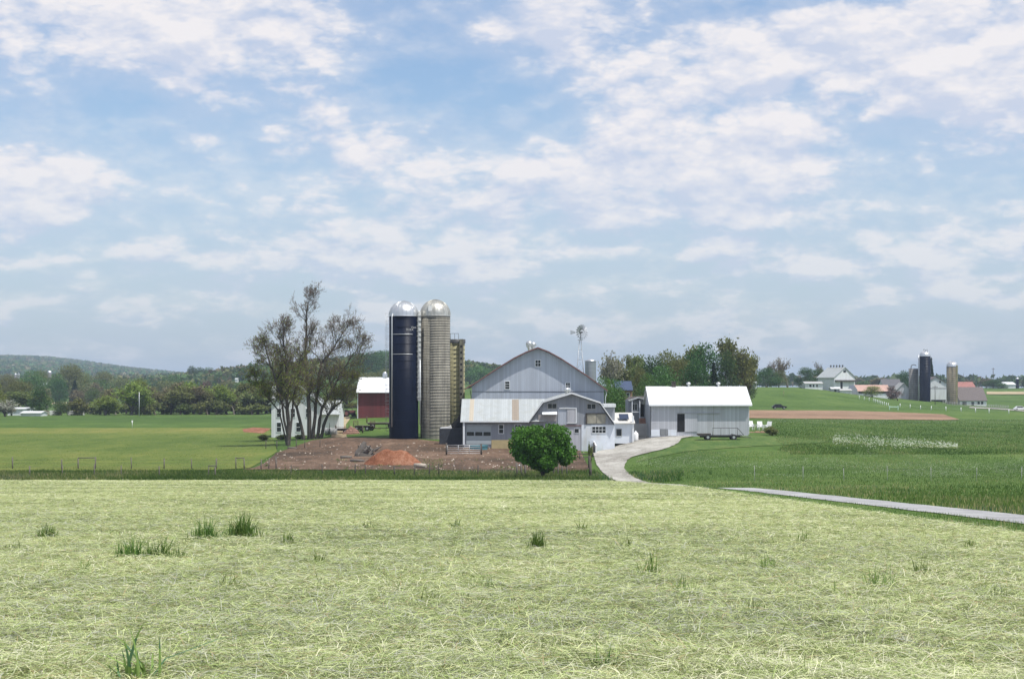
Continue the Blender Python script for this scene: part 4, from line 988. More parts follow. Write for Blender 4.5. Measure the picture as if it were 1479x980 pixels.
m = MB().box(XW(876.5, YF), XW(894.6, YF), YF + 8.6, YF + 13.4, ZW(585.4, YF), ZW(583.6, YF)).box(XW(876.5, YF), XW(894.8, YF), YF + 8.5, YF + 8.6, ZW(588.6, YF), ZW(583.6, YF)); m.build('dormer_roof', M_roofw, o)
# white ramp wall at the yard gate
X0 = XW(856, 238)
tag(MB().prism_x([(239.9, ZW(653, 239)), (239.9, ZW(636.6, 240)), (233, ZW(643, 233)), (233, ZW(659, 233))], XW(858.6, 236), XW(860.6, 236)).build('ramp_wall', M_whitew), 'low sloping white wall beside the yard gate against the gambrel barn', 'wall')

# milk house
YM = 248
o = thing('milk_house', 'small white block outbuilding with pale lean-to roof right of the gambrel barn', 'outbuilding', (XW(902, YM), YM, ZW(638, YM)))
MB().box(XW(886.5, YM), XW(913.4, YM), YM, YM + 7, ZW(640, YM), ZW(611.5, YM)).build('wall', M_block, o)
MB().strip_x([(YM - .5, ZW(611.4, YM)), (YM + 6, ZW(597.5, YM))], XW(883, YM), XW(917, YM), .12).build('roof', plain('roof_pale', (.6, .58, .53), .6, .1, 1.5, dirt=(.42, .4, .36)), o)
window(o, XW(890.4, YM), XW(897.4, YM), ZW(629, YM), ZW(619.4, YM), YM, 1, 1, M_concg)
m = MB().strip_x([(YM + .6, ZW(608.2, YM) + .3), (YM + 2.4, ZW(604.2, YM) + .6)], XW(895, YM), XW(908.8, YM), .08); m.build('solar_collector', M_solar, o)
m = MB()
for uu in (896, 899.5, 903, 906.6): m.box(XW(uu, YM), XW(uu + .9, YM), YM + .4, YM + .8, ZW(612, YM), ZW(608, YM))
m.build('collector_legs', M_gutter, o)
MB().box(XW(913, YM), XW(915.4, YM), YM - .3, YM, ZW(638.4, YM), ZW(600, YM)).build('corner_post', M_gutter, o)
xt, yt = XW(918.6, YM), YM + .8; zt0 = zz(xt, yt)
o = thing('gas_tank', 'small upright white tank beside the white outbuilding', 'tank', (xt, yt, zt0))
MB().lathe([(0, .1), (.38, .12), (.42, .3), (.42, 1.15), (.32, 1.35), (.1, 1.45), (0, 1.46)], (xt, yt, zt0), 20).build('tank', M_white, o)
MB().lathe([(.1, 1.4), (.12, 1.62), (0, 1.64)], (xt, yt, zt0), 10).build('valve_cap', M_gutter, o)

# ------------------------------------------------------------------ long shed
YL = 250
o = thing('long_shed', 'long grey shed with bright white metal roof right of the yard', 'shed', (XW(1010, YL), YL, ZW(628, YL)))
x0, x1 = XW(940.3, YL), XW(1081, YL); dp = 11.5; zev = ZW(584, YL); zrd = ZW(558.6, YL + dp / 2) 
MB().prism_x([(YL, ZW(632, YL)), (YL, zev), (YL + dp / 2, zrd - .25), (YL + dp, zev), (YL + dp, ZW(632, YL))], x0, x1).build('wall', M_shed, o)
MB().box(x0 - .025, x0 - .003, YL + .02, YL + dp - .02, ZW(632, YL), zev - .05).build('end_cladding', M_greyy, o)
MB().strip_x([(YL - .55, zev - .12), (YL + dp / 2, zrd), (YL + dp + .55, zev - .12)], x0 - .35, x1 + .5, .1).build('roof', M_roofw, o)
MB().box(x0 - .3, x1 + .45, YL - .62, YL - .56, zev - .2, zev - .02).build('fascia', M_gutter, o)
MB().box(XW(978.2, YL), XW(988.8, YL), YL - .03, YL + .03, ZW(623.2, YL), ZW(597.4, YL)).build('doorway', M_black, o)
MB().box(XW(989, YL), XW(1007, YL), YL - .1, YL - .03, ZW(623, YL), ZW(597, YL)).build('sliding_door', M_shed, o)
MB().box(XW(978, YL), XW(1040, YL), YL - .14, YL - .02, ZW(597, YL), ZW(596.2, YL)).build('door_rail', M_concg, o)
m = MB().box(XW(940.5, YL), XW(953, YL), YL - .06, YL, ZW(629.5, YL), ZW(620.2, YL)).box(XW(965, YL), XW(977, YL), YL - .06, YL, ZW(629, YL), ZW(620.4, YL)); m.build('block_base', M_block, o)
m = MB().box(XW(953.4, YL), XW(964.6, YL), YL - .1, YL, ZW(627.6, YL), ZW(619, YL)); m.build('vent_grille', boards('grille', (.2, .21, .22), .18, 'X', .2), o)
for uu in (1030.2,): MB().box(XW(uu, YL), XW(uu + .8, YL), YL - .03, YL, ZW(628, YL), ZW(585, YL)).build('seam_strip', M_concg, o)
MB().box(x1 + .01, x1 + .1, YL - .05, YL + .1, ZW(627, YL), zev).build('corner_trim', M_gutter, o)
MB().box(x0 - .1, x0 - .03, YL - .06, YL + .06, ZW(628, YL), zev).build('corner_trim', M_iron, o)
ym = YL + dp / 2
for uu, k in ((994.5, 0), (1037.5, 1)):
    xx = XW(uu, ym); MB().lathe([(.15, -.1), (.15, .25), (.3, .28), (.36, .42), (.26, .58), (.08, .64), (0, .65)], (xx, ym, zrd + .1), 14).build('roof_vent', M_dome, o)
xx = XW(973, ym); MB().box(xx - .3, xx + .3, ym - .3, ym + .3, zrd - .3, zrd + .75).box(xx - .38, xx + .38, ym - .38, ym + .38, zrd + .75, zrd + .85).build('chimney', M_wood_d, o)
MB().tube([(x1 + .1, YL + 2, zev + .35), (x1 + .55, YL + 2, zev + .35), (x1 + .6, YL + 2, zev + .1)], .12, 8).build('yard_lamp', M_gutter, o)

# porch house between milk house and shed
YP = 262
zb = ZW(606, YP)
o = thing('porch_building', 'small grey building with white porch posts left of the long shed', 'house', (XW(921, YP), YP, zb))
MB().box(XW(907, YP), XW(935, YP), YP + .05, YP + 6, zb - 2.2, ZW(577, YP)).build('wall', M_greyd, o)
MB().prism([(XW(908, YP), ZW(579, YP)), (XW(921, YP), ZW(574.8, YP)), (XW(936, YP), ZW(577.5, YP)), (XW(936, YP), ZW(576, YP)), (XW(921, YP), ZW(573.2, YP)), (XW(907, YP), ZW(577.4, YP))], YP - 1.6, YP + 6.3).build('roof', M_roofg, o)
MB().prism([(XW(907, YP), ZW(577.4, YP)), (XW(912, YP), ZW(573, YP)), (XW(930, YP), ZW(572, YP)), (XW(936, YP), ZW(576, YP))], YP + .5, YP + 6).build('upper_roof', M_brown_roof, o)
for uu in (911.5, 922.5, 932): MB().box(XW(uu, YP), XW(uu + 1.2, YP), YP - 1.5, YP - 1.35, zb - .6, ZW(577.8, YP)).build('porch_post', M_gutter, o)
MB().box(XW(911.5, YP), XW(922.6, YP), YP - 1.45, YP - 1.38, ZW(595, YP), ZW(593.8, YP)).build('porch_rail', M_gutter, o)
window(o, XW(913.5, YP), XW(920, YP), ZW(592, YP), ZW(583, YP), YP, 2, 1, M_gutter)
MB().box(XW(925, YP), XW(930, YP), YP - .03, YP + .02, ZW(601, YP), ZW(583, YP)).build('door', M_black, o)
m = MB()
for k in range(5): m.box(XW(922, YP), XW(933, YP), YP - 1.6 - .3 * k - .3, YP - 1.6 - .3 * k, zb - 1.6, zb + .3 - .22 * k)
m.build('steps', M_brick, o)
tag(MB().box(XW(915.5, 255), XW(934.4, 255), 255, 255.3, ZW(629, 255), ZW(611.3, 255)).build('retaining_wall', M_concg), 'grey concrete retaining wall below the porch left of the long shed', 'wall')
# white propane style tank and stone chimney cap omitted; round pale stack behind porch
# blue roofed house behind the trees
YH = 330; zb = ZW(578, YH)
o = thing('blue_roof_house', 'brick house with dark blue roof half hidden by bushy trees', 'house', (XW(902, YH), YH, zb))
MB().prism_x([(YH, zb - 3), (YH, ZW(563.5, YH)), (YH + 4, ZW(553, YH)), (YH + 8, ZW(563.5, YH)), (YH + 8, zb - 3)], XW(892, YH), XW(913, YH)).build('wall', M_brick, o)
MB().strip_x([(YH - .7, ZW(564, YH)), (YH + 4, ZW(551, YH + 4)), (YH + 8.7, ZW(564, YH))], XW(889, YH), XW(914, YH), .15).build('roof', plain('roof_blue', (.04, .06, .11), .4, .15), o)
window(o, XW(897, YH), XW(901, YH), ZW(575, YH), ZW(567, YH), YH, 1, 2)
window(o, XW(905, YH), XW(909, YH), ZW(575, YH), ZW(567, YH), YH, 1, 2)

# windmill
YW = 300; X0 = XW(838, YW); zb = zz(X0, YW)
o = thing('farm_windmill', 'tall lattice windmill with many bladed wheel above the right side of the largest barn', 'windmill', (X0, YW, zb))
ztop = ZW(490.5, YW); m = MB(); W0 = 1.5; W1 = .13
def legp(sx, sy, t): w_ = W0 * (1 - t) + W1 * t; return (X0 + sx * w_, YW + sy * w_, zb + (ztop - zb) * t)
for sx in (-1, 1):
    for sy in (-1, 1): m.tube([legp(sx, sy, 0), legp(sx, sy, 1)], .05, 5)
for k in range(1, 9):
    t = k / 9; t0 = (k - 1) / 9
    for a, b in (((-1,-1),(1,-1)), ((1,-1),(1,1)), ((1,1),(-1,1)), ((-1,1),(-1,-1))):
        m.tube([legp(*a, t), legp(*b, t)], .025, 4); m.tube([legp(*a, t0), legp(*b, t)], .015, 4)
m.box(X0 - .45, X0 + .45, YW - .45, YW + .45, ztop - .05, ztop + .02)
m.build('tower', M_steel, o)
hx, hz_ = X0 + .1, ZW(479.8, YW); yaw = rad(38)
wd = Vector((math.sin(yaw), -math.cos(yaw), 0)); wr = Vector((math.cos(yaw), math.sin(yaw), 0)); up = Vector((0, 0, 1)); hub = Vector((hx, YW, hz_)) + wd * .35
R = 1.38
for k in range(18):
    a = 6.283 * k / 18; m = MB(); e1 = wr * math.cos(a) + up * math.sin(a); e2 = wr * -math.sin(a) + up * math.cos(a)
    q = []
    for rr, ww in ((.45, .05), (R, .12)):
        q += [hub + e1 * rr - e2 * ww + wd * .07, hub + e1 * rr + e2 * ww - wd * .07]
    vs = q + [p + wd * .015 for p in q]
    m.add(vs, [(0, 1, 3, 2), (4, 6, 7, 5), (0, 2, 6, 4), (1, 5, 7, 3), (0, 4, 5, 1), (2, 3, 7, 6)]); m.build('blade', M_steel, o)
m = MB()
for rr in (.5, R * .8): m.tube([hub - wd * .05 + (wr * math.cos(a) + up * math.sin(a)) * rr for a in np.linspace(0, 6.283, 25)], .02, 4)
for k in range(6): a = k * 1.047; m.tube([hub, hub + (wr * math.cos(a) + up * math.sin(a)) * R * .8], .02, 4)
m.tube([hub + wd * .1, hub - wd * .7], .13, 8); m.tube([Vector((hx, YW, ztop)), Vector((hx, YW, hz_))], .07, 6)
m.build('wheel_hub', M_iron, o)
m = MB(); tl = Vector((-.98, .2, 0)); b0 = Vector((hx, YW, hz_))
m.tube([b0, b0 + tl * 1.1], .03, 4)
vs = [b0 + tl * 1.0 + up * .12, b0 + tl * 1.9 + up * .42, b0 + tl * 1.9 - up * .42, b0 + tl * 1.0 - up * .12]; vs = vs + [p + Vector((.004, .02, 0)) for p in vs]
m.add(vs, [(0, 1, 2, 3), (7, 6, 5, 4), (0, 4, 5, 1), (1, 5, 6, 2), (2, 6, 7, 3), (3, 7, 4, 0)]); m.build('tail_vane', M_pipe, o)
# steel bin
Yb = 300; X0 = XW(853, Yb); z0 = zz(X0, Yb); r = 8 / F * Yb; zc = ZW(520.5, Yb) - z0
o = thing('steel_silo', 'plain pale galvanised steel silo rising behind the right slope of the largest barn', 'silo', (X0, Yb, z0))
MB().lathe([(r, 0), (r, zc)], (X0, Yb, z0), 40).build('wall', M_steel, o)
MB().lathe([(r + .08, zc - .1), (r + .08, zc), (r * .2, zc + .28), (0, zc + .3)], (X0, Yb, z0), 40).build('roof', M_dome, o)

# red barn with white roof
YR = 330; zb = ZW(600, YR)
o = thing('red_barn', 'dark red barn with white metal roof left of the blue silo', 'barn', (XW(540, YR), YR, zb))
x0, x1 = XW(516.5, YR), XW(566, YR)
MB().prism_x([(YR, zb - 1), (YR, ZW(566, YR)), (YR + 6, ZW(546, YR + 6) - .2), (YR + 12, ZW(566, YR)), (YR + 12, zb - 1)], x0, x1).build('wall', M_redbarn, o)
MB().strip_x([(YR - .7, ZW(567, YR)), (YR + 6, ZW(545.4, YR + 6)), (YR + 12.7, ZW(567, YR))], x0 - .25, x1 + .4, .12).build('roof', M_roofw, o)
MB().box(x0 - .04, x0 + .1, YR - .06, YR + .1, zb - 1, ZW(566.5, YR)).build('corner_trim', M_gutter, o)
xk = XW(556, YR + 6); MB().lathe([(.5, -.3), (.5, .6), (.42, .9), (.25, 1.15), (0, 1.25)], (xk, YR + 6, ZW(545, YR + 6)), 14).build('cupola', M_dome, o)
# white farmhouse behind the spring trees
YH = 290; zb = ZW(628, YH)
o = thing('white_farmhouse', 'white farmhouse with grey roof hidden behind the tallest tree', 'house', (XW(435, YH), YH, zb))
x0, x1 = XW(392, YH), XW(478, YH); xm = (x0 + XW(462, YH)) / 2
MB().prism([(x0, zb - .8), (XW(462, YH), zb - .8), (XW(462, YH), ZW(580, YH)), (xm, ZW(556, YH)), (x0, ZW(580, YH))], YH, YH + 9).build('wall', M_whitew, o)
MB().strip([(x0 - .5, ZW(584, YH)), (xm, ZW(556.5, YH)), (XW(462, YH) + .5, ZW(584, YH))], YH - .5, YH + 9.4, .15).build('roof', M_roofg, o)
MB().prism_x([(YH + 1, zb - .8), (YH + 1, ZW(597, YH)), (YH + 5, ZW(580, YH)), (YH + 9, ZW(597, YH)), (YH + 9, zb - .8)], XW(462, YH), XW(489, YH)).build('side_wing', M_whitew, o)
MB().strip_x([(YH + .4, ZW(599, YH)), (YH + 5, ZW(579, YH)), (YH + 9.4, ZW(599, YH))], XW(462, YH), XW(490.5, YH), .12).build('wing_roof', M_roofg, o)
MB().box(x0 - .2, x0 + .7, YH + 2, YH + 3, ZW(575, YH), ZW(557, YH)).build('chimney', M_white, o)
for a, b, t, bt in ((400, 406, 590, 602), (420, 426, 590, 602), (400, 406, 610, 623), (442, 448, 590, 602), (428, 434, 610, 623)):
    window(o, XW(a, YH), XW(b, YH), ZW(bt, YH), ZW(t, YH), YH, 1, 2)

# ------------------------------------------------------------------ right hand farm
def simple_building(name, label, cat, Y, gable=None, wall=M_whitew, roof=M_dark_roof, **k): pass
# rotated white barn
Yq = 700; u0 = 1205; zb = ZW(568, Yq)
o = thing('white_barn', 'white barn with grey roof standing highest on the right hand rise', 'barn', (XW(1205, Yq), Yq, zb), rz=rad(32))
gw = 11.7; gl = 10.0; hw = (568 - 544) / F * Yq; ht = (568 - 530.5) / F * Yq
MB().prism([(0, -1), (gw, -1), (gw, hw), (gw / 2, ht), (0, hw)], 0, gl).build('wall', M_whitew, o, local=True)
MB().strip([(-.7, hw - .5), (gw / 2, ht + .05), (gw + .9, hw - .7)], -.4, gl + .4, .2).build('roof', M_roofg, o, local=True)
MB().box(.3, gw - .2, -.9, .0, hw - 2.0, hw - 1.3).build('forebay', M_wood_d, o, local=True)
MB().box(gw * .44, gw * .56, -.04, .02, ht - 2.1, ht - 1.1).build('gable_window', M_glass, o, local=True)
MB().box(gw * .3, gw * .4, -.04, .02, hw - 5.2, hw - 2.1).build('door', M_black, o, local=True)
for k in range(5): MB().lathe([(.18, -.2), (.18, .4), (.4, .45), (.3, .9), (0, 1.)], (gw / 2, 1.2 + 1.8 * k, ht + .2), 8).build('roof_vent', M_iron, o, local=True)
def gable_house(name, label, cat, ua, ub, ve, vr, vb, Y, wall, roof, depth=8, over=.4, wins=(), along='x', door=None, grp=None):
    """long side to the viewer (along x) or gable to the viewer (along y)"""
    zb = ZW(vb, Y); o = thing(name, label, cat, (XW((ua + ub) / 2, Y), Y, zb), group=grp); x0, x1 = XW(ua, Y), XW(ub, Y)
    if along == 'x':
        MB().prism_x([(Y, zb - 1.5), (Y, ZW(ve, Y)), (Y + depth / 2, ZW(vr, Y) - .15), (Y + depth, ZW(ve, Y)), (Y + depth, zb - 1.5)], x0, x1).build('wall', wall, o)
        MB().strip_x([(Y - over, ZW(ve, Y) - .15), (Y + depth / 2, ZW(vr, Y)), (Y + depth + over, ZW(ve, Y) - .15)], x0 - .3, x1 + .3, .14).build('roof', roof, o)
    else:
        xm = (x0 + x1) / 2
        MB().prism([(x0, zb - 1.5), (x1, zb - 1.5), (x1, ZW(ve, Y)), (xm, ZW(vr, Y)), (x0, ZW(ve, Y))], Y, Y + depth).build('wall', wall, o)
        k = (ZW(vr, Y) - ZW(ve, Y)) / (x1 - xm)
        MB().strip([(x0 - over, ZW(ve, Y) - over * k + .03), (xm, ZW(vr, Y) + .03), (x1 + over, ZW(ve, Y) - over * k + .03)], Y - over, Y + depth + over, .14).build('roof', roof, o)
    for (a, b, t, bt) in wins: 
        MB().box(XW(a, Y), XW(b, Y), Y - .04, Y + .01, ZW(bt, Y), ZW(t, Y)).build('window', M_glass, o)
    if door: a, b, t, bt = door; MB().box(XW(a, Y), XW(b, Y), Y - .05, Y + .01, ZW(bt, Y), ZW(t, Y)).build('door', M_black, o)
    return o
gable_house('white_cottage', 'low white house left of the white barn on the rise', 'house', 1163, 1188, 553.5, 551, 562, 690, M_whitew, M_concg, 8, wins=[(1169, 1172, 555, 558.5), (1174, 1176, 555, 558.5), (1179, 1181, 555, 558.5)])
gable_house('open_shed', 'small flat white roofed shed in front of the white barn', 'shed', 1201, 1213, 561, 559.3, 568, 672, M_greyl, M_roofw, 5, wins=[(1205, 1208, 562, 567)])
gable_house('low_shed', 'low pale lean-to right of the flat roofed shed', 'shed', 1214, 1230, 563.5, 561.5, 571, 670, M_whitew, M_concg, 6)
gable_house('pink_roof_shed', 'long low shed with faded pinkish roof before the right hand farm', 'shed', 1238, 1285, 564.5, 556, 576, 672, M_whitew, M_pink_roof, 10, wins=[(1240, 1284, 565, 568)])
tag(MB().prism([(XW(1229.5, 671), ZW(577, 671)), (XW(1238.4, 671), ZW(577, 671)), (XW(1238.4, 671), ZW(563, 671)), (XW(1234, 671), ZW(556, 671)), (XW(1229.5, 671), ZW(564, 671))], 671, 680).build('feed_shed', M_greyd), 'narrow dark gabled shed at the left end of the pinkish roofed shed', 'shed')
gable_house('slate_roof_house', 'house with steep dark roof behind the round purple bush', 'house', 1276, 1302, 557, 547.5, 574, 715, M_whitew, M_dark_roof, 10)
gable_house('grey_gable_house', 'small grey gabled house between the purple bush and the grey silo', 'house', 1296, 1314, 562, 553, 578, 705, M_greyl, M_concg, 9, along='y')
gable_house('white_gable_barn', 'white gabled barn between the blue and brown silos on the right', 'barn', 1336, 1367.5, 553.5, 544.2, 580, 715, M_whitew, M_brown_roof, 16, along='y', wins=[(1356.6, 1359, 549.5, 552.5), (1344, 1367, 560.3, 561), (1345, 1366, 577, 583)])
gable_house('red_roof_barn', 'old barn with faded red roof farthest back at the right hand farm', 'barn', 1384, 1408, 558.5, 551.5, 572, 760, M_brick, M_red_roof, 10)
o = gable_house('low_barn', 'low white barn with big brown sloping roof right of the brown silo', 'barn', 1386, 1425, 578, 559, 588, 690, M_whitew, M_brown_roof, 14, wins=[(1390, 1396, 580, 584.5), (1403, 1407, 580, 585), (1412, 1415, 579.5, 583.5), (1417, 1420, 579.5, 583.5)])
def fsilo(name, label, u0, u1, vb, vc, vt, Y, wall, dome=True):
    o, c, r, zc, zt = silo(name, label, u0, u1, Y, vb, vc, vt, wall)
    if dome: dome_part(o, c, r, zc, zt, 14)
    hoops(o, c, r, .5, zc - .3, 18, M_iron if wall is not M_blue else M_blue, .05)
    return o, c, r, zc
o, c, r, zc = fsilo('blue_silo', 'dark blue domed silo at the right hand farm, tallest there', 1328.2, 1343.8, 581, 514, 507, 700, M_blue)
MB().tube([(c[0] - r - .4, c[1], c[2] + 1), (c[0] - r - .4, c[1], c[2] + zc + .5)], .2, 6).build('fill_pipe', M_pipe, o)
m = MB(); zt = ZW(507, 700)
m.tube([(c[0] - .8, 700, zt - .1), (c[0] - .5, 700, zt + .9), (c[0] + .4, 700, zt + .3), (c[0] + .9, 700, zt + .9), (c[0] + 1, 700, zt - .2)], .1, 5); m.build('top_fitting', M_iron, o)
o, c, r, zc = fsilo('brown_silo', 'brown stave silo with silver dome, rightmost silo of the right hand farm', 1367.3, 1383.2, 583, 529, 521.8, 690, silo_mat('silo_stave_brown', (.22, .19, .13), (.12, .1, .08)))
MB().box(c[0] + r * .45, c[0] + r * .75, c[1] - r * .95, c[1] - r * .6, c[2] + .5, c[2] + zc + .4).build('chute', M_yelc, o)
o, c, r, zc = fsilo('grey_silo', 'short grey open silo with curved filler pipe left of the far blue silo', 1312.6, 1327.2, 578, 532, 530, 705, M_conc2, False)
zt = c[2] + zc; xl = c[0] - r * .8
MB().tube([(xl, 703, zt), (xl + .1, 703, zt + .9)] + [(xl + 1.2 - 1.1 * math.cos(a), 703, zt + .9 + .7 * math.sin(a)) for a in np.linspace(.3, 2.8, 7)], .16, 6).build('filler_pipe', M_iron, o)
# far barn on the right skyline
gable_house('far_white_barn', 'far white barn on the right skyline beside a tiny blue silo', 'barn', 1450, 1467, 555, 551.5, 561, 1100, M_whitew, M_roofw, 14)
o, c, r, zc = fsilo('blue_silo', 'tiny blue silo on the far right skyline', 1467, 1471.6, 561, 547, 545, 1120, M_blue)
gable_house('far_white_house', 'tiny white house in the trees on the rise above the long shed', 'house', 1083, 1093, 552.5, 551, 559, 640, M_whitew, M_roofw, 8)
# poles
def pole(label, u, Y, vt, r=.13, arm=True, mat=M_wood_d):
    X = XW(u, Y); z = zz(X, Y); h = ZW(vt, Y) - z
    o = thing('utility_pole', label, 'pole', (X, Y, z))
    MB().tube([(X, Y, z - .5), (X, Y, z + h)], [r, r * .65], 8).build('post', mat, o)
    if arm:
        m = MB(); m.box(X - 1.0, X + 1.0, Y - .06, Y + .06, z + h - .8, z + h - .65)
        for k in (-.9, -.35, .35, .9): m.lathe([(.05, 0), (.05, .15), (0, .17)], (X + k, Y, z + h - .65), 6)
        m.build('crossarm', mat, o)
    return o
pole('tall pale pole standing before the hedgerow on the left', 201, 520, 566, .13, False, M_pipe)
pole('utility pole standing before the white gabled barn', 1350.6, 640, 556, .14)
pole('tall thin skyline pole right of the right hand farm', 1434.5, 1050, 531, .28)
def paddock_fence(label, pts, n, Y=None, name='board_fence', h=1.2, rails=3, mat=M_gutter, cat='fence', r=.07, sag=0):
    P = [at(u, v) for u, v in pts] if Y is None else [at_y(u, y)[:2] for (u, _), y in zip(pts, Y)]
    P = np.array(P); d = np.r_[0, np.cumsum(np.hypot(*np.diff(P, axis=0).T))]; t = np.linspace(0, d[-1], n)
    xs = np.interp(t, d, P[:, 0]); ys_ = np.interp(t, d, P[:, 1]); zs = Z(xs, ys_)
    o = thing(name, label, cat, (xs[0], ys_[0], zs[0]))
    for x, y, z in zip(xs, ys_, zs):
        hh = h * random.uniform(.95, 1.12); lx = random.uniform(-.04, .04)
        MB().tube([(x, y, z - .3), (x + lx, y, z + hh)], r, 6).build('post', mat, o)
    for k in range(rails):
        hz2 = h * (k + .6) / rails
        m = MB()
        for i in range(n - 1):
            if name == 'board_fence': m.tube([(xs[i], ys_[i], zs[i] + hz2), (xs[i+1], ys_[i+1], zs[i+1] + hz2)], .06, 4, smooth=False)
            else: m.tube([(xs[i], ys_[i], zs[i] + hz2), ((xs[i] + xs[i+1]) / 2, (ys_[i] + ys_[i+1]) / 2, (zs[i] + zs[i+1]) / 2 + hz2 - sag), (xs[i+1], ys_[i+1], zs[i+1] + hz2)], .012, 3)
        m.build('rail' if name == 'board_fence' else 'wire', mat if name == 'board_fence' else M_pipe, o)
    return o
paddock_fence('white board fence along the yard of the right hand farm', [(1362, 583), (1385, 586), (1426, 589), (1456, 591)], 22, h=1.4, r=.06, mat=M_concg)
paddock_fence('line of thin white posts running down the slope before the pinkish roofed shed', [(1241, 576), (1262, 580), (1283, 587)], 12, name='post_fence', h=1.2, rails=1, r=.08)
paddock_fence('widely spaced white posts below the right hand farm', [(1300, 588), (1345, 592), (1400, 595), (1436, 597), (1457, 597)], 9, name='post_fence', h=1.3, rails=1, r=.1)
X, Y = at(1291, 591.5)
o = thing('farm_gate', 'small pale green gate on the slope below the pinkish roofed shed', 'gate', (X, Y, zz(X, Y)))
m = MB(); z = zz(X, Y)
for k in (-1.3, 1.3): m.box(X + k - .1, X + k + .1, Y - .08, Y + .08, z - .2, z + 1.3)
m.build('post', M_green_p, o)
m = MB(); m.box(X - 1.2, X + 1.2, Y - .05, Y + .05, z + .75, z + 1.05); m.build('bar', M_green_p, o)

# cars
def car(label, u, v, L, col, name='parked_car', rz=0.):
    X, Y = at(u, v); z = zz(X, Y)
    o = thing(name, label, 'car', (X, Y, z), rz)
    h = L / 2
    lo = [(-h, .35), (-h + .05, .75), (-h * .72, .92), (h * .45, .95), (h * .9, .82), (h, .6), (h * .98, .32)]
    b = MB().prism(lo, -.85, .85); body = b.build('body', col, o, local=True, bevel=.06)
    MB().prism([(-h * .82, .9), (-h * .55, 1.42), (h * .12, 1.45), (h * .48, .93)], -.72, .72).build('cabin', col, o, local=True, bevel=.05)
    MB().prism([(-h * .72, .95), (-h * .52, 1.34), (h * .1, 1.37), (h * .38, .96)], -.735, -.722).build('side_window', M_glass, o, local=True)
    for s in (-h * .62, h * .6):
        for y_ in (-.86, .66):
            w_ = MB(); w_.tube([(s, y_, .33), (s, y_ + .2, .33)], .33, 18); wo = w_.build('wheel', M_tyre, o, local=True)
            MB().tube([(s, y_ - .012, .33), (s, y_ + .01, .33)], .18, 12).build('rim', M_dome, wo, local=True)
    return o
car('black car passing beyond the brown ploughed strip', 1125.5, 590.2, 4.4, plain('car_black', (.012, .013, .016), .2, .1))
car('white car at the far right edge below the skyline field', 1474, 592.5, 4.6, plain('car_white', (.7, .72, .72), .3, .05))

# ------------------------------------------------------------------ left distance
Yd = 540; 
gable_house('white_shed', 'bright white box building at the far left before the hedgerow', 'shed', 11, 38.5, 590, 588.6, 600, Yd, M_whitew, M_roofw, 9, wins=[(15.5, 18, 596.5, 600)])
gable_house('white_shed', 'long low white building right of the bright white box building', 'shed', 30, 58.5, 596, 594, 600.5, Yd - 14, M_whitew, M_roofw, 8)
o, c, r, zc = fsilo('white_silo', 'single pale domed silo in the distant trees on the left', 68.6, 74.6, 556, 538, 535, 1250, M_conc2)
MB().box(XW(63, 1250), XW(77, 1250), 1246, 1249, ZW(557, 1250), ZW(551.5, 1250)).build('feed_room', M_whitew, o)
for k, (a, b) in enumerate(((20.8, 24.2), (25, 28.6))):
    fsilo('white_silo', ['left one of the pair of tiny far silos at the left edge', 'right one of the pair of tiny far silos at the left edge'][k], a, b, 556, 541, 538.8, 1700, M_conc2)
gable_house('far_house', 'tiny red roofed house in the valley trees on the left', 'house', 168, 180, 550.5, 549, 556, 1400, M_brick, M_pink_roof, 10)
gable_house('far_house', 'tiny white house on the skyline slope, left one beside the dark trees', 'house', 350, 358, 540, 538, 545, 1350, M_whitew, M_roofw, 9)
gable_house('far_house', 'tiny white house on the skyline slope among the dark trees', 'house', 362, 371, 540, 537.5, 546, 1330, M_whitew, M_pink_roof, 9)
gable_house('far_shed', 'tiny white shed in the green field on the skyline slope', 'shed', 339.5, 343, 547, 546, 549.5, 1300, M_whitew, M_roofw, 6)
gable_house('far_house', 'tiny white house low in the valley right of the pair of far silos', 'house', 8, 13, 553, 551, 558, 1300, M_whitew, M_roofw, 7)
def wagon(name, label, u, v, L, rz=0, rack=True, h=1.0, col=M_machine, deck=M_wood, hr=1.3, Y=None, cat='wagon'):
    X, Y = at(u, v); z = zz(X, Y)
    o = thing(name, label, cat, (X, Y, z), rz); b = MB().box(-L/2, L/2, -1.1, 1.1, h - .12, h); b.build('deck', deck, o, local=True)
    m = MB(); m.box(-L/2 + .2, L/2 - .2, -.12, .12, h - .35, h - .12); m.tube([(L/2 - .3, 0, h - .3), (L/2 + 1.4, 0, .35)], .06, 6)
    for s in (-L * .3, L * .3): m.tube([(s, -.95, .42), (s, .95, .42)], .06, 6); m.tube([(s, 0, .42), (s, 0, h - .2)], .07, 6)
    m.build('chassis', col, o, local=True)
    for s in (-L * .3, L * .3):
        for y_ in (-1.08, .88):
            w_ = MB().tube([(s, y_, .42), (s, y_ + .2, .42)], .42, 16).build('wheel', M_tyre, o, local=True)
            MB().tube([(s, y_ - .01, .42), (s, y_ + .02, .42)], .2, 10).build('rim', M_pipe, w_, local=True)
    if rack:
        m = MB()
        for s in (-L/2 + .05, L/2 - .05):
            for y_ in (-1, 1): m.tube([(s, y_, h), (s, y_, h + hr)], .05, 5)
            for q in (.35, .7, 1.): m.tube([(s, -1, h + hr * q), (s, 1, h + hr * q)], .035, 5)
        m.build('rack', col, o, local=True)
    return o
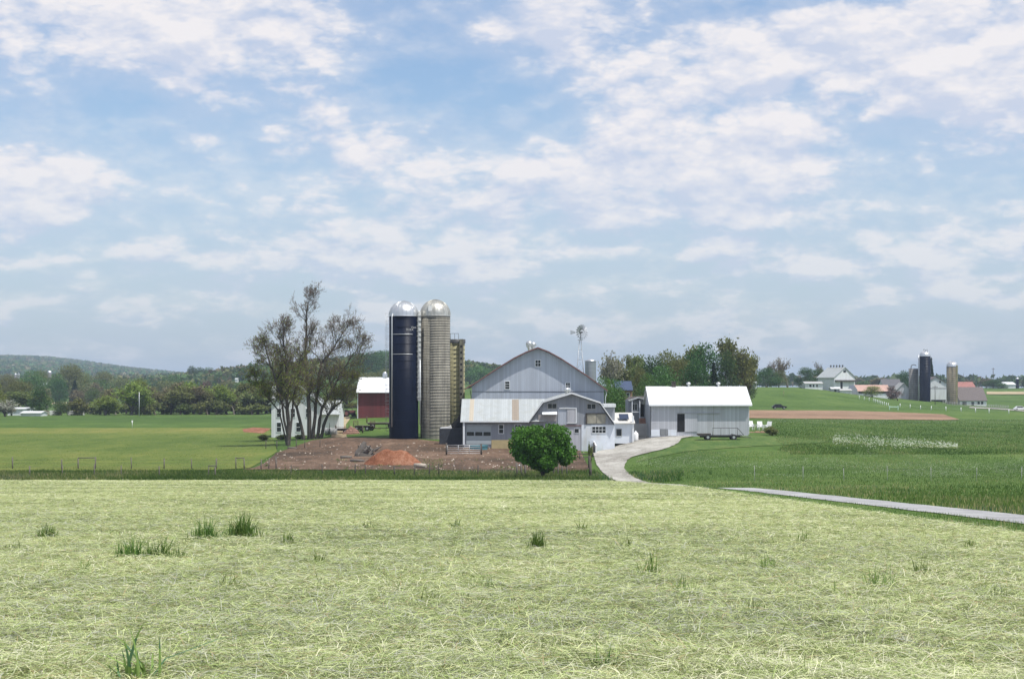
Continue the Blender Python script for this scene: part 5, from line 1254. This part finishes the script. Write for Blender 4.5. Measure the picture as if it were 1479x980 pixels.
# hay wagon in front of the shed
o = wagon('hay_wagon', 'dark low hay wagon frame parked in front of the long shed', 1040, 635, 6.2, 0, False, .72, M_iron, M_iron)
m = MB(); hh = 1.75
m.tube([(-1.2, -.9, .7), (-1.2, -.9, hh), (2.4, -.9, hh), (3.3, -.9, .7)], .045, 5)
for x_ in (0, 1.2, 2.4): m.tube([(x_, -.9, .7), (x_, -.9, hh)], .03, 5)
m.build('rack', M_iron, o, local=True)
MB().box(-3.3, -1.4, -.8, .8, .73, .95).build('load', M_wood_d, o, local=True)
# chairs at the end of the shed
def garden_chair(label, u, v, rz):
    X, Y = at(u, v); z = zz(X, Y); s = 1.35
    o = thing('garden_chair', label, 'chair', (X, Y, z), rz, 'white garden chairs at the end of the long shed')
    MB().prism_x([(-.35 * s, .38 * s), (.3 * s, .3 * s), (.3 * s, .35 * s), (-.35 * s, .43 * s)], -.33 * s, .33 * s).build('seat', M_white, o, local=True)
    m = MB()
    for k in range(5): x = (-.3 + k * .135) * s; m.prism_x([(.26 * s, .32 * s), (.56 * s, 1.08 * s), (.6 * s, 1.06 * s), (.3 * s, .3 * s)], x, x + .1 * s)
    m.build('backrest', M_white, o, local=True)
    for sx in (-.36, .36):
        MB().box((sx - .07) * s, (sx + .07) * s, -.4 * s, .42 * s, .6 * s, .64 * s).build('armrest', M_white, o, local=True)
        MB().box((sx - .03) * s, (sx + .03) * s, -.38 * s, -.3 * s, 0, .6 * s).build('leg', M_white, o, local=True)
        MB().box((sx - .03) * s, (sx + .03) * s, .25 * s, .34 * s, 0, .6 * s).build('leg', M_white, o, local=True)
    return o
garden_chair('leftmost white garden chair, nearest the end wall of the long shed', 1087.5, 620, .5)
garden_chair('middle white garden chair right of the long shed', 1099, 620.5, .2)
garden_chair('rightmost white garden chair right of the long shed', 1108, 620.5, -.7)
X, Y = at(1094, 624); m = MB(); z = zz(X, Y)
m.box(X - 1.9, X + 1.9, Y - 1.2, Y + 1.2, z - .2, z + .05)
for k in range(26): a, q = random.uniform(0, 6.28), random.uniform(0, 1.3); s_ = random.uniform(.12, .3); m.lathe([(0, -.05), (s_, 0), (s_ * .8, s_ * .6), (0, s_ * .8)], (X + math.cos(a) * q * 1.4, Y + math.sin(a) * q, z), 6, False)
tag(m.build('firewood_heap', M_brick), 'low heap of reddish brown rubble beside the garden chairs', 'heap')
tree_px('shrub', 'low dark shrub beside the rightmost garden chair', 1116, 255, 615.5, 24, None)

# ------------------------------------------------------------------ farmyard clutter
wagon('flatbed_wagon', 'rusty flat wagon with pale rails beside the blue silo', 551, 618, 5.2, .15, True, 1.0, M_machine, M_wood, 1.1)
wagon('old_wagon', 'small dark old wagon between the tallest tree and the blue silo', 526, 622, 3.2, -.3, True, .9, M_machine, M_wood_d, .8)
wagon('box_wagon', 'low dark wagon right of the thick clustered trunk', 490, 626, 3.4, .1, True, .9, M_iron, M_wood_d, .9)
# manure spreader / tractor like machine in the distance
def tractor(label, u, v, rz):
    X, Y = at(u, v); z = zz(X, Y); o = thing('old_tractor', label, 'tractor', (X, Y, z), rz)
    MB().box(-.4, 1.5, -.35, .35, .8, 1.35).build('bonnet', M_redtrim, o, local=True, bevel=.05)
    MB().box(-1.1, -.4, -.45, .45, .8, 1.2).build('seat', M_iron, o, local=True)
    m = MB(); m.box(-1.1, 1.4, -.2, .2, .5, .8); m.tube([(.9, .1, 1.3), (.9, .1, 2.0)], .05, 6); m.tube([(-.3, 0, 1.2), (-.6, 0, 1.6)], .04, 6); m.build('frame', M_iron, o, local=True)
    for y_ in (-.95, .6):
        w_ = MB().tube([(-.7, y_, .75), (-.7, y_ + .35, .75)], .75, 20).build('wheel', M_tyre, o, local=True); MB().tube([(-.7, y_ - .01, .75), (-.7, y_ + .36, .75)], .38, 12).build('rim', M_redtrim, w_, local=True)
    for y_ in (-.6, .4):
        w_ = MB().tube([(1.2, y_, .38), (1.2, y_ + .2, .38)], .38, 16).build('wheel', M_tyre, o, local=True)
tractor('small reddish tractor on the grass left of the dark red barn', 503, 602, .4)
def mound(name, label, u0, u1, vb, vt, mat, cat='mound', seed=3, depth=1.1, rough=.25, Yo=None):
    X, Y = at((u0 + u1) / 2, vb); rx = (u1 - u0) / 2 / F * Y; ry = rx * depth; Y += ry * .9; X = XW((u0 + u1) / 2, Y); h = (vb - vt) / F * Y - .25
    n = 60; g_ = np.linspace(-1.15, 1.15, n); gx, gy = np.meshgrid(g_, g_)
    rr = np.hypot(gx, gy); hh = h * np.clip(1 - rr ** 2, -.25, 1) * (.45 + 1.1 * fbm(gx * 1.7 + seed, gy * 1.7, seed)) + (fbm(gx * 7, gy * 7, seed + 2) - .44) * rough
    xs = X + gx * rx; ys_ = Y + gy * ry; zs = Z(xs, ys_) + hh
    I = np.arange(n * n).reshape(n, n); Fc = np.stack([I[:-1, :-1], I[:-1, 1:], I[1:, 1:], I[1:, :-1]], -1).reshape(-1, 4)
    off = np.array([X, Y, zz(X, Y)])
    me = mesh_np(name, np.c_[xs.ravel(), ys_.ravel(), zs.ravel()] - off, Fc, [mat], smooth=True)
    o = link(name, me); o.location = off; return tag(o, label, cat)
mound('soil_mound', 'broad mound of orange red soil in the dirt yard', 524, 612, 672, 647.5, M_red, 'mound', 3, .55)
mound('brick_heap', 'reddish heap of rubble behind the dirt yard near the dark wagons', 494, 520, 627, 614, plain('brick_rubble', (.3, .17, .13), .9, .35, 6., bmp=.5), 'heap', 5, .6, .5)
# uprooted stump pile
X, Y = at(526, 659); z = zz(X, Y); o = thing('stump_pile', 'dark uprooted stump and logs heaped beside the orange soil mound', 'stump', (X, Y, z))
rng = np.random.default_rng(9); pol = []
for k in range(26):
    a = rng.uniform(0, 6.28); p0 = np.array([X + rng.normal(0, .6), Y + rng.normal(0, .4), z + rng.uniform(.0, .9)]); d_ = np.array([math.cos(a), math.sin(a) * .5, rng.uniform(.05, .9)]); l = rng.uniform(.5, 1.3)
    pol.append(([p0 - off_ for off_ in [np.array([X, Y, z])]] + [p0 - np.array([X, Y, z]) + d_ * l * .5 + rng.normal(0, .1, 3), p0 - np.array([X, Y, z]) + d_ * l], [rng.uniform(.12, .3), rng.uniform(.1, .2), .05]))
pol.append(([np.array([-.9, 0, .2]), np.array([-.2, 0, 1.2]), np.array([.1, .1, 2.0])], [.5, .5, .25]))
link('roots', tubes_np('roots', pol, 8, [M_wood]), o)
MB().lathe([(1.5, -.2), (1.25, .35), (.7, .8), (0, 1.0)], (X, Y + .3, z), 12).build('soil_clod', M_wood_d, o)
def log_(label, u, v, L, r, rz, mat=M_wood):
    X, Y = at(u, v); z = zz(X, Y); o = MB().tube([(-L/2, 0, 0), (0, 0, .04), (L/2, 0, 0)], [r, r * .95, r * .8], 10).build('log', mat); o.location = (X, Y, z + r * .8); o.rotation_euler = (0, 0, rz); tag(o, label, 'log', 'logs lying in the dirt yard')
log_('short pale log lying at the left foot of the stump heap', 500, 662, 1.5, .22, .4); log_('grey log lying below the stump heap', 516, 667, 1.8, .2, -.2); log_('thick pale log at the right foot of the orange soil mound', 607, 675.5, 1.5, .32, -.35, M_stone)
log_('pale log lying at the foot of the slimmer spring tree', 422, 648, 1.4, .15, .1)
# loose stones and litter in the yard: nobody could count them
n = 900; uu = RNG.uniform(372, 845, n); vv = RNG.uniform(640, 681, n); kp = ~((uu < 366 + (676 - vv) * 1.5)); X, Y = ray(uu[kp], vv[kp]); n = len(X)
s_ = np.minimum(RNG.exponential(.05, n) + .03, .17); zb = Z(X, Y) + .07
dirs = np.array([[1, 0, 0], [0, 1, 0], [-1, 0, 0], [0, -1, 0], [0, 0, .8]])
V = (np.c_[X, Y, zb][:, None] + (dirs[None] * RNG.uniform(.5, 1.3, (n, 5, 1))) * s_[:, None, None]).reshape(-1, 3)
b = (np.arange(n) * 5)[:, None]; Fc = np.concatenate([b + np.array([k, (k + 1) % 4, 4]) for k in range(4)])
tag(link('yard_stones', mesh_np('yard_stones', V, Fc, [M_stone, M_wood_d, M_white], np.tile(RNG.choice(3, n, p=[.55, .44, .01]), 4))), label='loose stones and litter scattered over the dirt yard', kind='stuff')
# weeds in the yard
scr_blades('yard_weeds', 9000, 380, 850, 664, 682, .3, .07, [.3, .4, .2, .1], 'weeds along the front edge of the dirt yard', lambda X, Y, u, v: (fbm(u * .08, v * .3, 5) > .6) | ((u > 610) & (u < 640) & (v < 676)))
# dark feed bunk by the concrete silo
X, Y = at(652, 642); z = zz(X, Y)
o = thing('feed_bunk', 'dark low bunker wall with a white cover right of the concrete silo', 'bunker', (X, Y, z))
MB().box(XW(634.5, Y), XW(667, Y), Y, Y + 2.2, z - .3, ZW(618.5, Y)).build('wall', plain('bunker_dark', (.035, .04, .05), .7, .3), o)
m = MB().prism([(XW(635, Y), ZW(618.4, Y)), (XW(652, Y), ZW(618.4, Y)), (XW(650.5, Y), ZW(613.4, Y)), (XW(647.5, Y), ZW(615.8, Y)), (XW(636, Y), ZW(617.2, Y))], Y + .2, Y + 2); m.build('cover', M_white, o)
MB().prism([(XW(651.6, Y + 3), z), (XW(668, Y + 3), z), (XW(668, Y + 3), ZW(590, Y + 3)), (XW(659, Y + 3), ZW(606, Y + 3)), (XW(652, Y + 3), ZW(612, Y + 3))], Y + 3, Y + 5).build('lean_to', M_black, o)
# teal trough
X, Y = at(691.5, 649); z = zz(X, Y)
o = thing('water_trough', 'round blue green plastic trough in front of the garage door', 'trough', (X, Y, z))
MB().lathe([(1.25, 0), (1.32, .55), (1.38, .6), (1.25, .62), (1.2, .1), (0, .08)], (X, Y, z), 32).build('tub', M_teal, o)
MB().lathe([(0, .45), (1.2, .45)], (X, Y, z), 32).build('water', M_glass, o)
# tubular gate panel
def tube_gate(label, u0, u1, v, h=1.35, n=5, mat=M_pipe):
    x0, y0 = at(u0, v); x1, y1 = at(u1, v); z = zz((x0 + x1) / 2, y0)
    o = thing('farm_gate', label, 'gate', (x0, y0, z)); m = MB()
    for k in range(n): q = .25 + (h - .25) * k / (n - 1); m.tube([(x0, y0, z + q), (x1, y1, z + q)], .035, 5)
    for t in (0, .33, .66, 1): m.tube([(x0 + (x1 - x0) * t, y0, z + .25), (x0 + (x1 - x0) * t, y0, z + h)], .035, 5)
    m.build('bars', mat, o)
    m = MB(); 
    for x_ in (x0 - .12, ): m.tube([(x_, y0, z - .3), (x_, y0, z + h + .3)], .11, 8)
    m.build('post', M_wood_d, o)
    m = MB(); m.tube([(x1 + .12, y0, z - .3), (x1 + .12, y0, z + h + .2)], .11, 8); m.build('post', M_wood_d, o)
tube_gate('long silvery tubular gate below the garage door', 646, 694, 657)
tube_gate('small tubular gate between the dark wagons', 486, 519, 628, 1.1, 4, M_machine)
# fences
def wire_fence(label, us, Y, h=1.3, wires=3, mat=M_wood_d, r=.06, braces=(), vbase=None):
    if vbase is None: P = [at_y(u, Y)[:2] for u in us]
    else: P = [at(u, v) for u, v in zip(us, vbase)]
    zs = [zz(*p) for p in P]
    o = thing('wire_fence', label, 'fence', (*P[0], zs[0])); tops = []
    for (x, y), z in zip(P, zs):
        hh = h * random.uniform(.85, 1.12); lx = random.uniform(-.07, .07); tops.append(hh)
        MB().tube([(x, y, z - .3), (x + lx, y, z + hh)], r * random.uniform(.8, 1.25), 6).build('post', mat, o)
    for k in range(wires):
        m = MB(); q = .3 + (h * .8 - .3) * k / max(1, wires - 1)
        for i in range(len(P) - 1): m.tube([(*P[i], zs[i] + q), (*P[i + 1], zs[i + 1] + q)], .008, 3, False)
        m.build('wire', M_wood_d if mat is not M_pipe else M_pipe, o)
    for (i, j) in braces:
        m = MB(); m.tube([(P[i][0], P[i][1], zs[i] + h * .98), (P[j][0], P[j][1], zs[j] + h * .98)], .055, 6); m.build('brace_rail', mat, o)
    return o
wire_fence('wire fence with an H shaped brace along the near edge of the olive pasture', [-120, -50, 18, 89, 113, 138, 190, 237, 277, 312, 341, 353, 377, 388, 399], 193, 1.35, 3, M_wood, .07, [(4, 5), (10, 11)])
wire_fence('lower wire fence in the rank grass nearest the mown field on the left', [-80, -20, 43, 90, 136, 175, 230, 301, 311], 172, 1.15, 2, M_wood, .06, [(7, 8)])
wire_fence('dark post fence along the front of the dirt yard', [420, 466, 513, 528, 570, 598, 620, 634, 690], 176, 1.2, 3, M_wood_d, .065)
wire_fence('short fence of dark posts around the round dense tree', [747, 753, 759, 800, 806, 812, 819], 176, 1.45, 2, M_wood, .08, [(3, 6)])
wire_fence('dark fence between the dirt yard and the driveway', [853, 851, 853, 856, 858], None, 1.5, 4, M_wood_d, .13, vbase=[690, 676, 667, 660, 654])
wire_fence('thin electric fence with pale posts across the right hand meadow', [1090, 1160, 1219, 1282, 1345, 1410, 1475, 1540], 146, 1.25, 2, M_concg, .02)
wire_fence('row of old posts behind the dirt yard by the farmhouse', [384, 400, 416, 428, 440, 462], 245, 1.2, 2, M_wood_d, .06)
paddock_fence('dark plank fence at the right edge of the dirt yard', [(780, 663), (820, 663), (852, 663)], 6, h=.9, rails=2, mat=M_wood_d)
# dark climbing shrub on the gate post
tree_px('shrub', 'dark scraggly bush on the fence between dirt yard and driveway', 851, 205, 641, 7, None)
# mailbox style yellow marker on the rise, small white stake
for (u_, v_, hgt, lb, mt) in ((1132, 572, 1.8, 'small yellow marker post in the green field above the black car', M_yelc), (191, 617.5, 1.6, 'short white stake in the dark green field on the left', M_white)):
    X, Y = at(u_, v_); z = zz(X, Y); o = thing('marker_post', lb, 'marker', (X, Y, z))
    MB().tube([(X, Y, z - .2), (X, Y, z + hgt)], .06, 6).build('post', mt, o); MB().box(X - .16, X + .16, Y - .03, Y + .03, z + hgt - .4, z + hgt).build('plate', mt, o)
# white barrels by the yard and hay bales at the left distance
for k, (u_, v_, lb) in enumerate(((474, 628, 'left pale cloth covered hay bale by the thick trunk'), (482, 628.5, 'right pale cloth covered hay bale by the thick trunk'))):
    X, Y = at(u_, v_); z = zz(X, Y); o = MB().tube([(-.55, 0, .55), (.55, 0, .55)], .6, 18).build('wrapped_bale', M_concg); o.location = (X, Y, z); tag(o, lb, 'bale', 'pale bales by the trunk')
for k in range(9):
    u_ = [66, 76, 80, 84, 102, 106, 110, 114, 118][k]; X, Y, z = at_y(u_, 548)
    o = MB().box(-.9, .9, -.6, .6, 0, [1.6, 1.5, 1.2, 1.3, 1.3, 1.5, 1.5, 1.4, 1.5][k]).box(-.5, .5, -.62, .62, .4, .9).build('beehive_crate', M_white if k % 3 else M_stone, None, bevel=.08); o.location = (X, Y, z)
    tag(o, ['first', 'second', 'third', 'fourth', 'fifth', 'sixth', 'seventh', 'eighth', 'ninth'][k] + ' pale crate from the left in the field before the hedgerow', 'crate', 'pale crates before the hedgerow')
# ------------------------------------------------------------------ air, sky, sun, camera
hz = MB().box(-15500, 15500, -140, 12300, -14.5, 122)
ho = hz.build('haze', bpy.data.materials.new('haze')); ho['kind'] = 'stuff'; ho['label'] = 'thin blue haze filling the whole valley'
hm = ho.data.materials[0]; hm.use_nodes = True; nt = hm.node_tree; nt.nodes.clear()
pv = nt.nodes.new('ShaderNodeVolumePrincipled'); pv.inputs['Density'].default_value = HAZE; pv.inputs['Color'].default_value = (.68, .82, 1, 1); pv.inputs['Anisotropy'].default_value = .1
mo = nt.nodes.new('ShaderNodeOutputMaterial'); nt.links.new(pv.outputs[0], mo.inputs['Volume'])

w = bpy.data.worlds.new('World'); sc.world = w; w.use_nodes = True; nt = w.node_tree; nt.nodes.clear()
sky = N(nt, 'ShaderNodeTexSky', sky_type='NISHITA', sun_disc=False, sun_elevation=rad(65), sun_rotation=rad(125), air_density=1.0, dust_density=1.6, ozone_density=1.4, altitude=100)
grp = bpy.data.node_groups.new('cloud_density', 'ShaderNodeTree')
grp.interface.new_socket('P', in_out='INPUT', socket_type='NodeSocketVector'); grp.interface.new_socket('D', in_out='OUTPUT', socket_type='NodeSocketFloat')
gi = grp.nodes.new('NodeGroupInput'); go = grp.nodes.new('NodeGroupOutput')
sp = grp.nodes.new('ShaderNodeSeparateXYZ'); grp.links.new(gi.outputs[0], sp.inputs[0])
S_, E_ = sp.outputs[0], sp.outputs[1]     # azimuth, elevation (radians)
def layer(kx, ky, off):
    c = grp.nodes.new('ShaderNodeCombineXYZ'); grp.links.new(math_(grp, 'MULTIPLY', S_, kx), c.inputs[0]); grp.links.new(math_(grp, 'MULTIPLY', E_, ky), c.inputs[1]); c.inputs[2].default_value = off
    return c.outputs[0]
P1 = layer(7.5, 14, 3.7); P2 = layer(18, 46, 8.1)
tmix = N(grp, 'ShaderNodeMapRange', interpolation_type='SMOOTHSTEP'); grp.links.new(E_, tmix.inputs['Value']); tmix.inputs[1].default_value = .055; tmix.inputs[2].default_value = .13
n1_ = noise(grp, P1, 1.0, 7, .56); n2_ = noise(grp, P2, 1.0, 6, .56)
tm = tmix.outputs['Result']
nA = math_(grp, 'ADD', math_(grp, 'MULTIPLY', n1_, tm), math_(grp, 'MULTIPLY', n2_, math_(grp, 'SUBTRACT', 1.0, tm)))
class _c: pass
cb = _c(); cb.outputs = [layer(12, 26, 1.3)]
# large cloud banks where the day had them: (u, v, ru, rv, weight)
BL = [(1080, 70, 330, 70, .5), (1300, 60, 220, 60, .35), (720, 60, 110, 40, .3), (250, 30, 330, 45, .42), (60, 270, 80, 42, .6), (480, 190, 220, 55, .5), (700, 230, 160, 45, .4), (340, 230, 90, 40, .3), (1000, 190, 240, 60, .3),
      (1230, 240, 220, 40, .25), (900, 290, 260, 40, .22), (1090, 385, 130, 28, .35), (760, 340, 160, 45, .22), (500, 380, 50, 14, .4), (200, 375, 40, 12, .35), (330, 415, 60, 14, .35), (1400, 330, 160, 40, .3), (650, 310, 90, 22, .25), (1430, 150, 100, 40, .2), (470, 60, 100, 35, .2),
      (640, 130, 130, 35, -.5), (600, 40, 60, 40, -.25), (1180, 8, 110, 14, -.6), (150, 160, 110, 50, -.15), (330, 320, 140, 26, -.2), (1010, 20, 60, 14, -.35), (80, 420, 140, 50, -.25), (830, 170, 60, 40, -.12)]
vo = N(grp, 'ShaderNodeTexVoronoi', feature='F1', normalize=False); vo.inputs['Scale'].default_value = 3.2; vo.inputs['Detail'].default_value = 2.5; vo.inputs['Roughness'].default_value = .55
wn_ = N(grp, 'ShaderNodeTexNoise'); wn_.inputs['Scale'].default_value = 6; wn_.inputs['Detail'].default_value = 2; grp.links.new(cb.outputs[0], wn_.inputs['Vector'])
vm = N(grp, 'ShaderNodeVectorMath', operation='MULTIPLY_ADD'); grp.links.new(wn_.outputs['Color'], vm.inputs[0]); vm.inputs[1].default_value = (.2, .2, .2); grp.links.new(cb.outputs[0], vm.inputs[2])
grp.links.new(vm.outputs[0], vo.inputs['Vector'])
d = math_(grp, 'ADD', math_(grp, 'MULTIPLY', nA, 1.25), math_(grp, 'MULTIPLY', vo.outputs['Distance'], -.15))
grp.links.new(d, go.inputs[0])
tc = N(nt, 'ShaderNodeTexCoord'); s3 = N(nt, 'ShaderNodeSeparateXYZ'); nt.links.new(tc.outputs['Generated'], s3.inputs[0])
c3_ = N(nt, 'ShaderNodeCombineXYZ'); nt.links.new(s3.outputs[0], c3_.inputs[0]); nt.links.new(s3.outputs[1], c3_.inputs[1]); nt.links.new(math_(nt, 'MAXIMUM', s3.outputs[2], .012), c3_.inputs[2]); nt.links.new(c3_.outputs[0], sky.inputs['Vector'])
az = math_(nt, 'ARCTAN2', s3.outputs[0], s3.outputs[1]); el = math_(nt, 'MAXIMUM', math_(nt, 'ARCSINE', s3.outputs[2]), .004)
_pc = N(nt, 'ShaderNodeCombineXYZ'); nt.links.new(az, _pc.inputs[0]); nt.links.new(el, _pc.inputs[1]); PW = _pc.outputs[0]
def dens(ds, de):
    c = N(nt, 'ShaderNodeCombineXYZ'); nt.links.new(math_(nt, 'ADD', az, ds), c.inputs[0]); nt.links.new(math_(nt, 'ADD', el, de), c.inputs[1])
    g_ = nt.nodes.new('ShaderNodeGroup'); g_.node_tree = grp; nt.links.new(c.outputs[0], g_.inputs[0]); return g_.outputs[0]
d0 = dens(0, 0); d1 = dens(.004, .011)
lit0 = math_(nt, 'SUBTRACT', d0, d1)
tot = None
for (bu, bv, ru, rv, ww) in BL:
    s0 = math.atan((bu - CX) / F); e0 = math.atan((HV - bv) / F)
    vm = N(nt, 'ShaderNodeVectorMath', operation='SUBTRACT'); vm.inputs[1].default_value = (s0, e0, 0); nt.links.new(PW, vm.inputs[0])
    v2 = N(nt, 'ShaderNodeVectorMath', operation='MULTIPLY'); nt.links.new(vm.outputs[0], v2.inputs[0]); v2.inputs[1].default_value = (F / ru, F / rv, 0)
    v3 = N(nt, 'ShaderNodeVectorMath', operation='LENGTH'); nt.links.new(v2.outputs[0], v3.inputs[0])
    g1 = math_(nt, 'MULTIPLY', math_(nt, 'SUBTRACT', 1.5, v3.outputs['Value'], clamp=True), ww)
    tot = g1 if tot is None else math_(nt, 'ADD', tot, g1)
d0 = math_(nt, 'ADD', d0, math_(nt, 'MULTIPLY', tot, BLW))
def mrange(v, a, b, c=0., d_=1.):
    m = N(nt, 'ShaderNodeMapRange', interpolation_type='SMOOTHSTEP'); nt.links.new(v, m.inputs['Value'])
    for i, x in enumerate((a, b, c, d_)): m.inputs[i + 1].default_value = x
    return m.outputs['Result']
cover = mrange(d0, CL_LO, CL_HI)
veil = mrange(d0, CL_LO - .22, CL_HI, 0, .5)
lit = math_(nt, 'MULTIPLY_ADD', lit0, 5.0, .45, clamp=True)
hi = mrange(el, .02, .2)
ccol = mix(nt, lit, CL_SH, CL_LT)
# clouds fade into the air towards the horizon
fade = mrange(el, -.01, .16, .42, 1.)
skyc = sky.outputs[0]
tint = N(nt, 'ShaderNodeMix', data_type='RGBA', blend_type='MULTIPLY'); tint.inputs[0].default_value = 1
nt.links.new(skyc, tint.inputs[6]); tint.inputs[7].default_value = SKY_T
base = tint.outputs[2]
base = mix(nt, math_(nt, 'MULTIPLY', math_(nt, 'SUBTRACT', 1.0, hi), .55), base, CL_HZ)
c1 = mix(nt, math_(nt, 'MULTIPLY', math_(nt, 'MAXIMUM', cover, veil), math_(nt, 'MULTIPLY', fade, .93)), base, ccol)
bg = N(nt, 'ShaderNodeBackground'); bg.inputs['Strength'].default_value = SKYS; nt.links.new(c1, bg.inputs['Color'])
wo = N(nt, 'ShaderNodeOutputWorld'); nt.links.new(bg.outputs[0], wo.inputs['Surface'])
w.cycles.sampling_method = 'MANUAL'; w.cycles.sample_map_resolution = 1024

el_, az_ = rad(65), rad(125)
tosun = Vector((math.sin(az_) * math.cos(el_), math.cos(az_) * math.cos(el_), math.sin(el_)))
sl = bpy.data.lights.new('sun', 'SUN'); sl.energy = SUN; sl.angle = rad(.53); sl.color = (1, .965, .9)
so = bpy.data.objects.new('sun', sl); COL.objects.link(so); so.rotation_euler = tosun.to_track_quat('Z', 'Y').to_euler(); so.location = (0, 0, 60)

cam = bpy.data.cameras.new('camera'); co = bpy.data.objects.new('camera', cam); COL.objects.link(co)
cam.sensor_width = 36; cam.sensor_fit = 'HORIZONTAL'; cam.lens = 36 * F / 1479; cam.clip_end = 20000; cam.clip_start = .1
co.location = (0, 0, 0); co.rotation_euler = (rad(90), 0, 0); cam.shift_y = 70 / 1479.0
sc.camera = co
sc.view_settings.view_transform = 'Standard'; sc.view_settings.look = 'None'; sc.view_settings.gamma = 1; sc.view_settings.exposure = EXPO
sc.cycles.volume_bounces = 0; sc.cycles.max_bounces = 6; sc.cycles.transparent_max_bounces = 8
sc.cycles.use_denoising = True
